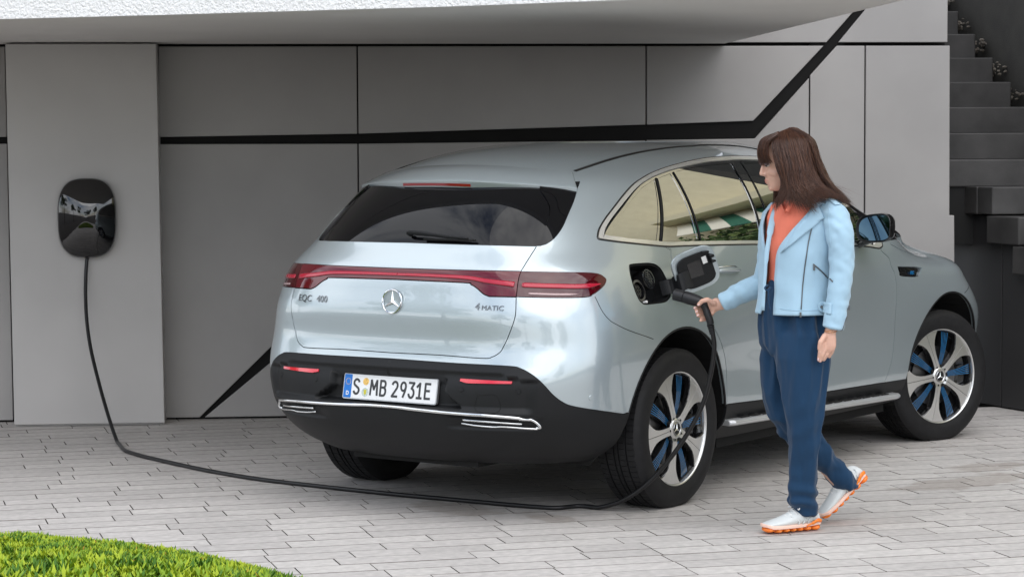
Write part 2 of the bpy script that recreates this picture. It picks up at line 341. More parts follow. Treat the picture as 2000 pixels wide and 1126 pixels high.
def S0(s,z):
    s=np.asarray(s,float); z=np.asarray(z,float); s,z=np.broadcast_arrays(s,z)
    p=f_par(z); xr,a,n,xf,nf=[p[...,i] for i in range(5)]
    x1=xr+a; sa=np.abs(s); x2=np.clip(xf-.30,x1+.05,2.9)
    cx,cy=sup(np.clip(sa,0,1)*np.pi/2,n)
    xrr=xr+a*(1-cx); yr=width(x1,z)*cy
    xs=x1+(x2-x1)*np.clip(sa-1,0,1); ws=width(xs,z)
    cx,cy=sup(np.clip(sa-2,0,1)*np.pi/2,nf)
    yf=width(x2,z)*cx; xff=x2+(xf-x2)*cy
    x=np.where(sa<1,xrr,np.where(sa<2,xs,xff)); y=np.where(sa<1,yr,np.where(sa<2,ws,yf))
    return np.stack([x,-np.sign(np.where(s==0,1,s))*y,z],-1)
def bsp(t,n):
    """uniform cubic B-spline weights on t in [0,n-1] with reflected (linear-extrapolated) ends -> idx(4), w(4)"""
    t=np.clip(t,0,n-1-1e-9); i=np.floor(t).astype(int); f=t-i
    w=np.stack([(1-f)**3,3*f**3-6*f**2+4,-3*f**3+3*f**2+3*f+1,f**3],-1)/6
    return i,w
HS=.05; HZ=.035; ZB=.24; ZT=1.662
def net():
    global CN
    ss=np.arange(-1,int(round(3/HS))+2)*HS; nz=int(round((ZT-ZB)/HZ)); zz=ZB+np.arange(-1,nz+2)*(ZT-ZB)/nz
    C=S0(ss[:,None],np.clip(zz,ZB,ZT)[None,:]); 
    C[0]=C[2]*[1,-1,1]; C[-1]=C[-3]*[1,-1,1]
    C[:,0]=2*C[:,1]-C[:,2]; C[:,-1]=2*C[:,-2]-C[:,-3]
    CN=C
def S(s,z):
    s=np.asarray(s,float); z=np.asarray(z,float); s,z=np.broadcast_arrays(s,z); sh=s.shape; sg=np.where(s<0,-1.,1.).ravel()
    nz=CN.shape[1]-2
    i,wi=bsp(np.abs(s).ravel()/HS,CN.shape[0]-2); j,wj=bsp((z.ravel()-ZB)/(ZT-ZB)*(nz-1),nz)
    P=np.zeros((s.size,3))
    for a in range(4):
        for b in range(4): P+=CN[i+a,j+b]*(wi[:,a]*wj[:,b])[:,None]
    P[:,1]*=sg
    return P.reshape(sh+(3,))
setup(LV); net()
TR=dict(
hatch=[(0.442,1.205),(0.420,1.130),(0.412,1.104),(0.405,1.066),(0.398,0.996),(0.395,0.917),(0.378,0.846),(0.362,0.791),(0.351,0.758),(0.332,0.737),(0.306,0.729),(0.176,0.733),(0.005,0.731)],
lamp=[(0.003,1.103),(0.189,1.104),(0.412,1.104),(0.584,1.096),(0.635,1.088),(0.656,1.074),(0.663,1.058),(0.648,1.034),(0.611,1.004),(0.574,0.991),(0.397,0.996),(0.324,0.996),(0.307,1.007),(0.287,1.031),(0.269,1.045),(0.245,1.052),(0.001,1.054)],
glass=[(0.003,1.216),(0.294,1.213),(0.436,1.209),(0.457,1.212),(0.472,1.221),(0.489,1.247),(0.500,1.294),(0.498,1.367),(0.495,1.442)],
glassin=[(0.447,1.209),(0.451,1.274),(0.448,1.348),(0.429,1.397),(0.395,1.452)],
bumper=[(0.009,0.707),(0.205,0.704),(0.370,0.702),(0.410,0.692),(0.448,0.660),(0.478,0.623),(0.507,0.577),(0.534,0.545),(0.561,0.527),(0.619,0.506),(0.719,0.473)],
dlo=[(0.612,1.249),(0.624,1.235),(0.731,1.213),(0.933,1.187),(1.066,1.181),(1.340,1.162),(1.696,1.117),(1.778,1.087)],
dlot=[(0.612,1.249),(0.610,1.279),(0.615,1.348),(0.623,1.409),(0.640,1.461),(0.664,1.494),(0.692,1.518),(0.744,1.543),(0.830,1.566),(0.936,1.579),(1.171,1.582),(1.548,1.575)],
glq=[(0.644,1.245),(0.643,1.282),(0.646,1.338),(0.648,1.398),(0.665,1.450),(0.695,1.490),(0.892,1.207),(0.724,1.230)],
gl2a=[(0.709,1.495),(0.747,1.515),(1.083,1.199),(0.920,1.206)],
gl2b=[(0.763,1.522),(0.826,1.538),(0.921,1.549),(1.010,1.552),(1.344,1.185),(1.098,1.198)],
seamRD=[(0.923,1.203),(0.958,1.173),(0.994,1.143),(1.115,0.802),(1.151,0.694),(1.172,0.592),(1.178,0.426)],
seamFD=[(1.797,1.115),(1.767,1.067),(1.763,1.001),(1.774,0.954),(1.775,0.890),(1.774,0.821),(1.770,0.719),(1.774,0.792),(1.777,0.536),(1.755,0.395)],
hood=[(1.856,1.101),(1.851,1.069),(1.876,1.052),(2.043,1.016),(2.254,0.985),(2.311,0.960)],
fbump=[(2.329,0.864),(2.334,0.850),(2.157,0.804)],
seamRB=[(0.614,0.995),(0.634,0.928),(0.662,0.868),(0.646,0.909),(0.679,0.870),(0.733,0.834),(0.849,0.781)],
flap=[(0.766,1.109),(0.773,1.119),(0.838,1.120),(0.881,1.117),(0.922,1.106),(0.953,1.083),(0.974,1.042),(0.982,1.001),(0.981,0.972),(0.969,0.955),(0.941,0.942),(0.882,0.940),(0.826,0.941),(0.806,0.950),(0.791,0.969),(0.777,1.016),(0.766,1.091)],
vent=[(1.789,0.986),(1.884,0.970),(1.881,0.950),(1.863,0.924),(1.798,0.936),(1.792,0.954)],
sill=[(1.164,0.424),(1.287,0.411),(1.545,0.384),(1.842,0.375)],
chromeU=[(0.021,0.501),(0.198,0.490),(0.340,0.489),(0.415,0.482),(0.449,0.472),(0.474,0.451),(0.482,0.436),(0.464,0.427),(0.389,0.431),(0.312,0.437),(0.267,0.445)],
chromeI=[(0.272,0.462),(0.340,0.458),(0.432,0.450)],
refl=[(0.253,0.644),(0.394,0.641),(0.394,0.626),(0.274,0.623),(0.253,0.629)],
sens=[(0.262,0.596),(0.417,0.594),(0.611,0.558)],
tow=[(0.309,0.572),(0.360,0.573),(0.371,0.505),(0.308,0.508)],
ditch=[(0.472,1.541),(0.521,1.572),(0.580,1.598),(0.655,1.617),(0.761,1.630),(0.893,1.636)],
)
def lin(P): 
    a=np.array(P,float); return a
def S1(s,z): return S(np.array([s]),np.array([z]))[0]
_sg=np.linspace(0,3,1501)
def sinv(x,z):
    X=S(_sg,np.full(_sg.shape,float(z)))[:,0]; X=np.maximum.accumulate(X); return float(np.interp(x,X,_sg))
def yinv(y,z):
    g=_sg[_sg<=1.0]; Y=-S(g,np.full(g.shape,float(z)))[:,1]; return float(np.interp(y,np.maximum.accumulate(Y),g))
def xz(P): return [(sinv(x,z),z) for x,z in P]
def dens(P,step=.02,close=False):
    P=[np.array(p,float) for p in P]; out=[]
    n=len(P) if close else len(P)-1
    for i in range(n):
        a,b=P[i],P[(i+1)%len(P)]; k=max(1,int(np.ceil(np.linalg.norm((b-a)*[1.2,1])/step)))
        out+=[a+(b-a)*t/k for t in range(k)]
    if not close: out.append(P[-1])
    return out
def crv(P,step=.012):
    """smooth a traced polyline"""
    return dens([tuple(p) for p in smooth_path([(a,b,0) for a,b in P],6)] if False else [p[:2] for p in smooth_path([(a,b,0) for a,b in P],6)],step)
def inpoly(P,x,y):
    P=np.asarray(P); r=np.zeros(len(x),bool); j=len(P)-1
    for i in range(len(P)):
        xi,yi=P[i];xj,yj=P[j]
        c=((yi>y)!=(yj>y)); 
        with np.errstate(divide='ignore',invalid='ignore'): t=(xj-xi)*(y-yi)/(yj-yi)+xi
        r^=c&(x<t); j=i
    return r
def offset_poly(P,d):
    """inward offset of a ccw-or-cw polygon in approx metric (s*1.0,z)"""
    P=np.asarray(P); n=len(P); A=.5*np.sum(P[:,0]*np.roll(P[:,1],-1)-np.roll(P[:,0],-1)*P[:,1]); sg=1 if A>0 else -1
    T=np.roll(P,-1,0)-np.roll(P,1,0); T/=np.linalg.norm(T,axis=1)[:,None]+1e-9
    return P+np.stack([-T[:,1],T[:,0]],1)*sg*d
ZBOT,ZTOP=.25,1.655
WR=.355; AR=.458                                          # hub height, arch radius
arc=lambda cx,a0,a1,r=AR,n=40: [(cx+r*math.cos(t),WR+r*math.sin(t)*1.02) for t in np.linspace(R(a0),R(a1),n)]
arch_r=dens(xz([(x,max(z,ZBOT)) for x,z in arc(0.0,-14,194)]),.02); arch_f=dens(xz([(x,max(z,ZBOT)) for x,z in arc(2.873,-14,194)]),.02)
hatch_e=crv(TR['hatch'][:-1]+[(0,.731)])
glass_b=crv([(0,1.216)]+TR['glass'][1:]); glass_t=dens([glass_b[-1],(.493,1.484),(0,1.484)])
GL=glass_b+glass_t[1:]
HATCH=[p for p in hatch_e]+dens([(0,.731),(0,1.216)])[1:]+[p for p in glass_b if p[0]<.443]
gin=crv([(.447,1.2085)]+TR['glassin'][1:]+[(.385,1.484)])
LAMP=crv([(0,1.103)]+TR['lamp'][1:3]+TR['lamp'][3:12])+crv(TR['lamp'][11:-1]+[(0,1.055)])[1:]
bump_t=crv([(0,.707)]+TR['bumper'][1:-1]+[(.735,.470)])
sill_t=dens(xz([(.40,.425),(.8,.409),(1.5,.386),(2.0,.378),(2.46,.374)]))
fr_low=dens(xz([(3.30,.40),(3.6,.40)])+[(3,.40)])
DLOb=[(.614,1.249),(.617,1.239),(.63,1.232),(.732,1.213),(.934,1.187),(1.067,1.181),(1.341,1.162),(1.699,1.117),(1.778,1.092)]
DLOt=TR['dlot'][1:10]+xz([(1.0,1.583),(1.24,1.576),(1.45,1.556),(1.63,1.50),(1.80,1.40),(1.97,1.28),(2.09,1.18),(2.14,1.11)])
DLO=crv([DLOb[-1]]+DLOb[::-1][1:]+DLOt+[DLOb[-1]])[:-1]
DLOi=[tuple(p) for p in offset_poly(DLO,.017)]
DLOi=[p for p in DLOi]
def viaxz(P,step=.02):
    """straight edges in the side view"""
    Q=[S1(*p)[[0,2]] for p in P]; D_=dens([tuple(q*[1,1]) for q in Q],step,True); return [(sinv(x,z),z) for x,z in D_]
GLQ=[(.645,1.247),(.644,1.282),(.646,1.338),(.650,1.399),(.668,1.452),(.698,1.488),(.885,1.210),(.726,1.230)]
G2A=[(.712,1.494),(.745,1.513),(1.080,1.200),(.925,1.208)]
G2B=[(.764,1.521),(.826,1.538),(.922,1.549),(1.010,1.5515),(1.342,1.186),(1.100,1.199)]
G3=xz([(1.0,1.553),(1.24,1.549),(1.44,1.53),(1.60,1.475),(1.76,1.38),(1.9,1.28),(1.95,1.14)])+[(1.405,1.182)]
G2A,G2B,G3=[viaxz(P) for P in (G2A,G2B,G3)]; GLQ=viaxz(GLQ)
FLAP=crv(TR['flap'][:-1]+[TR['flap'][0]])[:-1]
VENT=crv(TR['vent']+[TR['vent'][0]])[:-1]
sRD=crv(TR['seamRD'][1:]+[(1.1775,.415)]); sRD=crv([(.925,1.192)]+TR['seamRD'][1:]+[(1.1775,.4155)])
sFD=crv([(1.785,1.092),(1.767,1.067),(1.763,1.001),(1.773,.954),(1.775,.890),(1.774,.821),(1.772,.719),(1.777,.600),(1.775,.50),(1.755,.382)])
sMD=crv(xz([(.965,1.172),(.985,1.05),(1.0,.85),(.99,.6),(.95,.405)]))
sRB=crv([(.614,.993),(.634,.928),(.655,.890),(.679,.868),(.734,.834),(.849,.786)])
hood=crv(xz([(2.25,1.105),(2.37,1.072),(2.5,1.050),(2.75,1.030),(2.95,1.012),(3.12,.980),(3.22,.94)])+[(2.9,.93),(3,.93)])
ditch=crv([(.455,1.528)]+TR['ditch']+xz([(1.0,1.640),(1.3,1.632),(1.55,1.60)]))
# --- constrained triangulation of the parameter domain
pts=[];edges=[]
def addc(P,close=False):
    k=len(pts); n=len(P); pts.extend([(float(a),float(b)) for a,b in P]); edges.extend([(k+i,k+i+1) for i in range(n-1)])
    if close: edges.append((k+n-1,k))
for P in (arch_r,arch_f,hatch_e,glass_b,glass_t,gin,LAMP,bump_t,sill_t,fr_low,sRD,sFD,sMD,sRB,hood,ditch): addc(P)
for P in (DLO,DLOi,FLAP,VENT): addc(P,True)
for P in (GLQ,G2A,G2B,G3): addc(P,True)
addc(dens([(0,ZBOT),(3,ZBOT)],.01)); addc(dens([(3,ZBOT),(3,ZTOP)],.02)); addc(dens([(3,ZTOP),(0,ZTOP)],.015)); addc(dens([(0,ZTOP),(0,ZBOT)],.0125))
cp=np.array(pts)
sg=np.concatenate([np.arange(0,.50,.007),np.arange(.50,1,.0125),np.arange(1,2,.0075),np.arange(2,3,.03)])
gr=[]
for z_ in np.concatenate([np.arange(.2625,.72,.0125),np.arange(.73,ZTOP-.004,.019)]):
    gr.append(np.stack([sg,np.full_like(sg,z_)],1))
gr=np.concatenate(gr); gr=gr[(gr[:,0]>.004)&(gr[:,0]<2.99)]
keep=np.ones(len(gr),bool)
for i in range(0,len(gr),2000):
    dd=((gr[i:i+2000,None,0]-cp[None,:,0])*1.3)**2+(gr[i:i+2000,None,1]-cp[None,:,1])**2
    keep[i:i+2000]=dd.min(1)>.0062**2
gr=gr[keep]
allp=[Vector(p) for p in np.concatenate([cp,gr])]
ov,oe,of,_,_,_=delaunay_2d_cdt(allp,edges,[],0,1e-5)
V2=np.array([(v.x,v.y) for v in ov]); T=np.array([f for f in of])
V2[:,0]=np.clip(V2[:,0],0,3); V2[np.abs(V2[:,0])<1e-4,0]=0
cen=V2[T].mean(1); cs,cz_=cen[:,0],cen[:,1]; X3=S(cs,cz_); cx3=X3[:,0]
reg=np.full(len(T),'body',dtype=object)
def below(line,s,z):
    L=np.array(line); o=np.argsort(L[:,0]); return z<np.interp(s,L[o,0],L[o,1])
roofm=((cs>=.455)&~below([(s,z) for s,z in ditch],cs,cz_)&(cz_>1.528)&(cx3<1.6))|((cs<.455)&(cz_>1.528))
reg[roofm]='roof'
# doors
fd=np.array(sFD); md=np.array(sMD); rd=np.array(sRD)
def xside(line,s,z):   # s of the line at height z
    L=np.array(line); o=np.argsort(L[:,1]); return np.interp(z,L[o,1],L[o,0])
lowd=~below([tuple(p) for p in sill_t],cs,cz_)
zone=lowd&(cz_<1.21)&(cs>.9)&(cs<1.9)
reg[zone&(cs>xside(sRD,cs,cz_))&(cs<xside(sMD,cs,cz_))]='rear_door'
reg[zone&(cs>xside(sMD,cs,cz_))&(cs<xside(sFD,cs,cz_))&(cz_<1.17)]='front_door'
hm=(cs>1.80)&(cx3>2.24)&(~below([tuple(p) for p in hood],cs,cz_))&(cz_<1.13)
reg[hm]='hood'
reg[(cz_>1.13)&(cx3>1.55)&(cs>1.80)&(cz_<1.60)]='windshield'
reg[inpoly(HATCH,cs,cz_)]='tailgate'
inl=inpoly(LAMP+[(0,1.055),(0,1.103)],cs,cz_)
reg[inl&inpoly(HATCH,cs,cz_)]='light_bar'; reg[inl&~inpoly(HATCH,cs,cz_)]='tail_lamp'
ig=inpoly(GL,cs,cz_); reg[ig]='rear_window'
gx=np.array(gin); reg[ig&(cs>xside(gin,cs,cz_))&(cs>.38)]='window_cheek'
reg[below([tuple(p) for p in bump_t],cs,cz_)&(cs<.735)]='rear_bumper'
reg[(cz_<.472)&(cx3<-.30)&(cs>.6)]='rear_bumper'
reg[below([tuple(p) for p in sill_t],cs,cz_)&(cx3>.3)&(cx3<2.6)]='sill'
reg[(cz_<.40)&(cx3>3.2)]='sill'
dl=inpoly(DLO,cs,cz_); reg[dl]='window_chrome'; reg[inpoly(DLOi,cs,cz_)]='window_pillar'
for P,nm in ((GLQ,'quarter_window'),(G2A,'vent_window'),(G2B,'rear_side_window'),(G3,'front_side_window')): reg[inpoly(P,cs,cz_)]=nm
reg[inpoly(VENT,cs,cz_)]='fender_vent'
# holes
hole=inpoly(FLAP,cs,cz_)|inpoly(arch_r,cs,cz_)|inpoly(arch_f,cs,cz_)
holeL=inpoly(arch_r,cs,cz_)|inpoly(arch_f,cs,cz_)
flapm=inpoly(FLAP,cs,cz_)
def sst(e0,e1,x): t=np.clip((x-e0)/(e1-e0),0,1); return t*t*(3-2*t)
def disp(name,s,z):
    sa=np.abs(s)
    if name=='rear_bumper':
        led=.660-.02*sst(.36,.44,sa)
        a=-.016*sst(led+.004,led-.007,z)*sst(.470,.435,sa)*sst(.497,.516,z)      # set-back face under the top ledge
        wl=.200+.055*sst(.585,.505,z)
        b=-.050*sst(wl+.014,wl-.006,sa)*sst(.650,.640,z)*sst(.500,.514,z)           # number plate recess
        c=.005*sst(.500,.490,z)*sst(.452,.47,z)*0
        d=-.010*sst(.425,.37,z)*sst(.36,.30,z)*0
        e=-.014*sst(.480,.470,z)*sst(.423,.433,z)*sst(.20,.26,sa)*sst(.49,.46,sa)    # vent inside the chrome loop
        return a+b+e+.004*sst(.70,.69,z)
    if name in('rear_window',): return np.full(s.shape,-.007)
    if name=='window_cheek': return np.full(s.shape,-.001)
    if name in('quarter_window','vent_window','rear_side_window','front_side_window'): return np.full(s.shape,-.005)
    if name=='window_pillar': return np.full(s.shape,-.003)
    if name=='window_chrome': return np.full(s.shape,.004)
    if name in('tail_lamp','light_bar'): return np.full(s.shape,.002)
    if name=='fender_vent': return np.full(s.shape,-.012)
    if name=='tailgate': return np.full(s.shape,0.)
    if name=='sill': return .004*sst(.0,.02,z-.30)
    return np.zeros(s.shape)
# glass is bent from flat sheet: smooth low-order surfaces fitted to the body
SIDE_GL=('quarter_window','vent_window','rear_side_window','front_side_window')
_gs,_gz=np.meshgrid(np.linspace(.60,1.75,60),np.linspace(1.16,1.57,40)); _m=inpoly(DLO,_gs.ravel(),_gz.ravel()); _P=S(_gs.ravel()[_m],_gz.ravel()[_m]); _P=_P[(_P[:,0]<1.5)]
_b=lambda x,z:np.stack([x*0+1,x,z,x*x,x*z,z*z,x**3],-1)
_cs=np.linalg.lstsq(_b(_P[:,0]-.5,_P[:,2]-1.35),-_P[:,1],rcond=None)[0]
_gs,_gz=np.meshgrid(np.linspace(0,.48,40),np.linspace(1.21,1.48,30)); _P2=S(_gs.ravel(),_gz.ravel())
_b2=lambda y,z:np.stack([y*0+1,y*y,z,z*z,y*y*z,y**4],-1)
_cr=np.linalg.lstsq(_b2(_P2[:,1],_P2[:,2]-1.35),_P2[:,0],rcond=None)[0]
print('glass fit dev',np.abs(_b(_P[:,0]-.5,_P[:,2]-1.35)@_cs+_P[:,1]).max(),np.abs(_b2(_P2[:,1],_P2[:,2]-1.35)@_cr-_P2[:,0]).max())
def Pn(name,s,z):
    """displaced point + normal"""
    e=5e-4
    def nrm(f,s,z):
        a=f(s+e,z)-f(s-e,z); b=f(s,z+e)-f(s,z-e); n=np.cross(a,b); return n/(np.linalg.norm(n,axis=-1)[:,None]+1e-12)
    def F0(s,z):
        # keep z inside the net
        P=S(s,np.clip(z,ZB+.001,ZT-.001))
        if name in SIDE_GL or name=='window_pillar': P[:,1]=np.sign(P[:,1])*(_b(np.minimum(P[:,0],1.6)-.5,P[:,2]-1.35)@_cs)
        if name=='rear_window': P[:,0]=_b2(P[:,1],P[:,2]-1.35)@_cr
        return P
    s=np.where(np.abs(s)<1e-9,1e-9,s)
    n0=nrm(F0,s,z)
    def F1(s,z):
        n=nrm(F0,s,z); return F0(s,z)+n*sgn*disp(name,s,z)[:,None]
    # orientation: outwards = away from the car axis
    c=F0(s,z)-np.array([1.2,0,.7]); sgn=1.0
    if np.mean((n0*c).sum(1))<0: sgn=-1.0
    if np.abs(disp(name,s,z)).max()>0:
        return F1(s,z),nrm(F1,s,z)*sgn
    return F0(s,z),n0*sgn
def panel(name,tris,side,m,parent,gap=0,depth=.012,both=False,mats=None,smooth=True):
    """tris: rows of T. side +1 right, -1 left; both: join the halves"""
    ids=np.unique(tris); re=-np.ones(len(V2),int); re[ids]=np.arange(len(ids)); t=re[tris]; sz=V2[ids].copy()
    if both:
        nz_=np.where(sz[:,0]>1e-9)[0]; mp_=np.arange(len(sz)); mp_[nz_]=len(sz)+np.arange(len(nz_))
        szl=sz[nz_].copy(); szl[:,0]*=-1; t=np.concatenate([t,mp_[t][:,::-1]]); sz=np.concatenate([sz,szl])
    elif side<0: sz[:,0]*=-1; t=t[:,::-1]
    pos,nor=Pn(name,sz[:,0],sz[:,1])
    # make winding agree with the normals
    fn=np.cross(pos[t[:,1]]-pos[t[:,0]],pos[t[:,2]]-pos[t[:,0]])
    if np.mean((fn*nor[t[:,0]]).sum(1))<0: t=t[:,::-1]
    from collections import defaultdict
    if gap is not None and (gap>0 or depth>0):
        ec=defaultdict(list)
        for k,f in enumerate(t):
            for a in range(3): ec[tuple(sorted((f[a],f[(a+1)%3])))].append((k,f[a],f[(a+1)%3]))
        be=[v[0] for v in ec.values() if len(v)==1]
        be=[q for q in be if not (abs(sz[q[1],0])<1e-6 and abs(sz[q[2],0])<1e-6)]
        inw=np.zeros_like(pos); 
        for k,a,b in be:
            o3=[q for q in t[k] if q!=a and q!=b][0]; e=pos[b]-pos[a]; e/=np.linalg.norm(e)+1e-12; v=pos[o3]-pos[a]; v=v-e*(v@e); v/=np.linalg.norm(v)+1e-12
            inw[a]+=v; inw[b]+=v
        bi=np.where(np.linalg.norm(inw,axis=1)>1e-9)[0]; inw[bi]/=np.linalg.norm(inw[bi],axis=1)[:,None]
        pos=pos+inw*gap
        nb=len(bi); b0=len(pos); lut={int(q):i for i,q in enumerate(bi)}
        top_=pos[bi]; low=top_-nor[bi]*depth
        pos=np.concatenate([pos,top_,low]); nor=np.concatenate([nor,-inw[bi],-inw[bi]])
        quads=[]
        for k,a,b in be:
            i,j=b0+lut[int(a)],b0+lut[int(b)]; quads.append((j,i,i+nb,j+nb))
        faces=[tuple(f) for f in t]+quads
    else: faces=[tuple(f) for f in t]
    return obj(name,pos,faces,m,parent,True,normals=nor)
# --- materials
def paint_mat():
    M=mat('silver paint',(.450,.518,.545),.34,.58,.5,1.0,.012)
    t=M.node_tree; b=t.nodes['Principled BSDF']; b.inputs['Coat IOR'].default_value=1.75; co=t.nodes.new('ShaderNodeTexCoord'); n=t.nodes.new('ShaderNodeTexNoise'); n.inputs['Scale'].default_value=900; n.inputs['Detail'].default_value=2
    bp=t.nodes.new('ShaderNodeBump'); bp.inputs['Strength'].default_value=.035; bp.inputs['Distance'].default_value=.001
    t.links.new(co.outputs['Object'],n.inputs['Vector']); t.links.new(n.outputs['Fac'],bp.inputs['Height']); t.links.new(bp.outputs[0],b.inputs['Normal']); return M
M_paint=paint_mat()
M_plast=mat('black bumper plastic',(.011,.0115,.0125),.46,0,.28,bump=(700,.06,.001))
M_gloss=mat('gloss black',(.008,.008,.009),.12,0,.6,.5)
M_glass=mat('tinted side glass',(.006,.008,.008),.012,0,1.0,ior=3.2)
M_rglass=mat('tinted rear glass',(.003,.003,.004),.015,0,.5,ior=1.38)
M_chrome=mat('satin chrome',(.82,.81,.77),.34,.75)
M_chrome2=mat('bright chrome',(.82,.83,.84),.06,1)
M_badge=mat('badge chrome',(.22,.23,.24),.22,1); M_badged=mat('badge dark edge',(.06,.065,.07),.3,.6)
M_rub=mat('tyre rubber',(.010,.010,.011),.62,0,.35,bump=(260,.12,.002),noise=(30,.25))
M_rimS=mat('machined alloy',(.70,.70,.69),.30,.9)
M_rimB=mat('gloss black alloy',(.010,.010,.011),.16,0,.6,.6)
M_blue=mat('blue wheel line',(.01,.17,.42),.35)
M_lamp=mat('tail lamp dark red lens',(.055,.002,.005),.03,0,.5,.6)
M_lampb=mat('tail lamp bar lens',(.105,.004,.010),.03,0,.5,.6)
M_led=mat('tail lamp bright red',(.40,.008,.030),.10,0,.5,.6)
M_ledw=mat('reversing lamp clear',(.40,.26,.26),.06,0,.8,1.0)
M_refl=mat('red reflector',(.62,.015,.03),.12,0,.7,1.0)
M_black=mat('underbody black',(.006,.006,.006),.9)
M_roofstrip=mat('roof strip black',(.008,.008,.009),.3)
car=empty('parked_car',(1.2,0,0),label='silver electric SUV parked in front of the garage with its charging flap open',cat='car')
def cp_(o): return setp(o,car)
R_=lambda nm: T[(reg==nm)&~hole]
RL=lambda nm: T[(reg==nm)&~holeL]
# body: right side has the charging recess, the left does not
tb=T[(reg=='body')&~hole]
body=None
ids=T[(reg=='body')&~hole]
cp_(panel('body_shell',ids,1,M_paint,None,gap=.0012,depth=.02))
cp_(panel('body_shell',T[((reg=='body'))&~holeL],-1,M_paint,None,gap=.0012,depth=.02))
cp_(panel('roof',R_('roof'),1,M_paint,None,gap=.0,depth=.004,both=True))
tailgate=cp_(panel('tailgate',R_('tailgate'),1,M_paint,None,gap=.0028,depth=.02,both=True))
cp_(panel('rear_bumper',R_('rear_bumper'),1,M_plast,None,gap=.0012,depth=.02,both=True))
cp_(panel('hood',R_('hood'),1,M_paint,None,gap=.003,depth=.02,both=True))
cp_(panel('windshield',R_('windshield'),1,M_rglass,None,gap=.001,depth=.01,both=True))
rw=cp_(panel('rear_window',R_('rear_window'),1,M_rglass,None,gap=.001,depth=.004,both=True))
cp_(panel('light_bar',R_('light_bar'),1,M_lampb,None,gap=.002,depth=.02,both=True))
for sd_ in (1,-1):
    q=R_ if sd_>0 else RL
    for nm,mm,g in (('rear_door',M_paint,.0026),('front_door',M_paint,.0026),('sill',M_plast,.001),('tail_lamp',M_lamp,.002),('window_cheek',M_rglass,.001),('window_chrome',M_chrome,.001),('window_pillar',M_glass,.0),
                    ('quarter_window',M_glass,.001),('vent_window',M_glass,.001),('rear_side_window',M_glass,.001),('front_side_window',M_glass,.001),('fender_vent',M_gloss,.0)):
        cp_(panel(nm,q(nm),sd_,mm,None,gap=g,depth=.014))
def onS(s,z,off=.0,name='body'):
    p,n=Pn(name,np.array([float(s)]),np.array([float(z)])); return p[0]+n[0]*off
def pathS(P,off=0,name='body'): 
    a=np.array(P,float); p,n=Pn(name,a[:,0],a[:,1]); return p+n*off,n
def ribbon(name,P,hw,th,m,off=0,surf='body',parent=None,widths=None,seg=8):
    """flattened tube lying on the body surface"""
    p,n=pathS(P,off,surf); mb=MB(); k=len(p); v=[];f=[]
    T_=np.gradient(p,axis=0); T_/=np.linalg.norm(T_,axis=1)[:,None]; B=np.cross(n,T_)
    for i in range(k):
        w_=hw if widths is None else widths[i]
        for j in range(seg):
            a=2*math.pi*j/seg; v.append(p[i]+B[i]*math.cos(a)*w_+n[i]*math.sin(a)*th)
    for i in range(k-1):
        for j in range(seg): f.append((i*seg+j,i*seg+(j+1)%seg,(i+1)*seg+(j+1)%seg,(i+1)*seg+j))
    f.append(tuple(range(seg))[::-1]); f.append(tuple(range((k-1)*seg,k*seg)))
    o=obj(name,v,f,m,None,True); return setp(o,parent or car)
mir=lambda P:[(-a,b) for a,b in P]
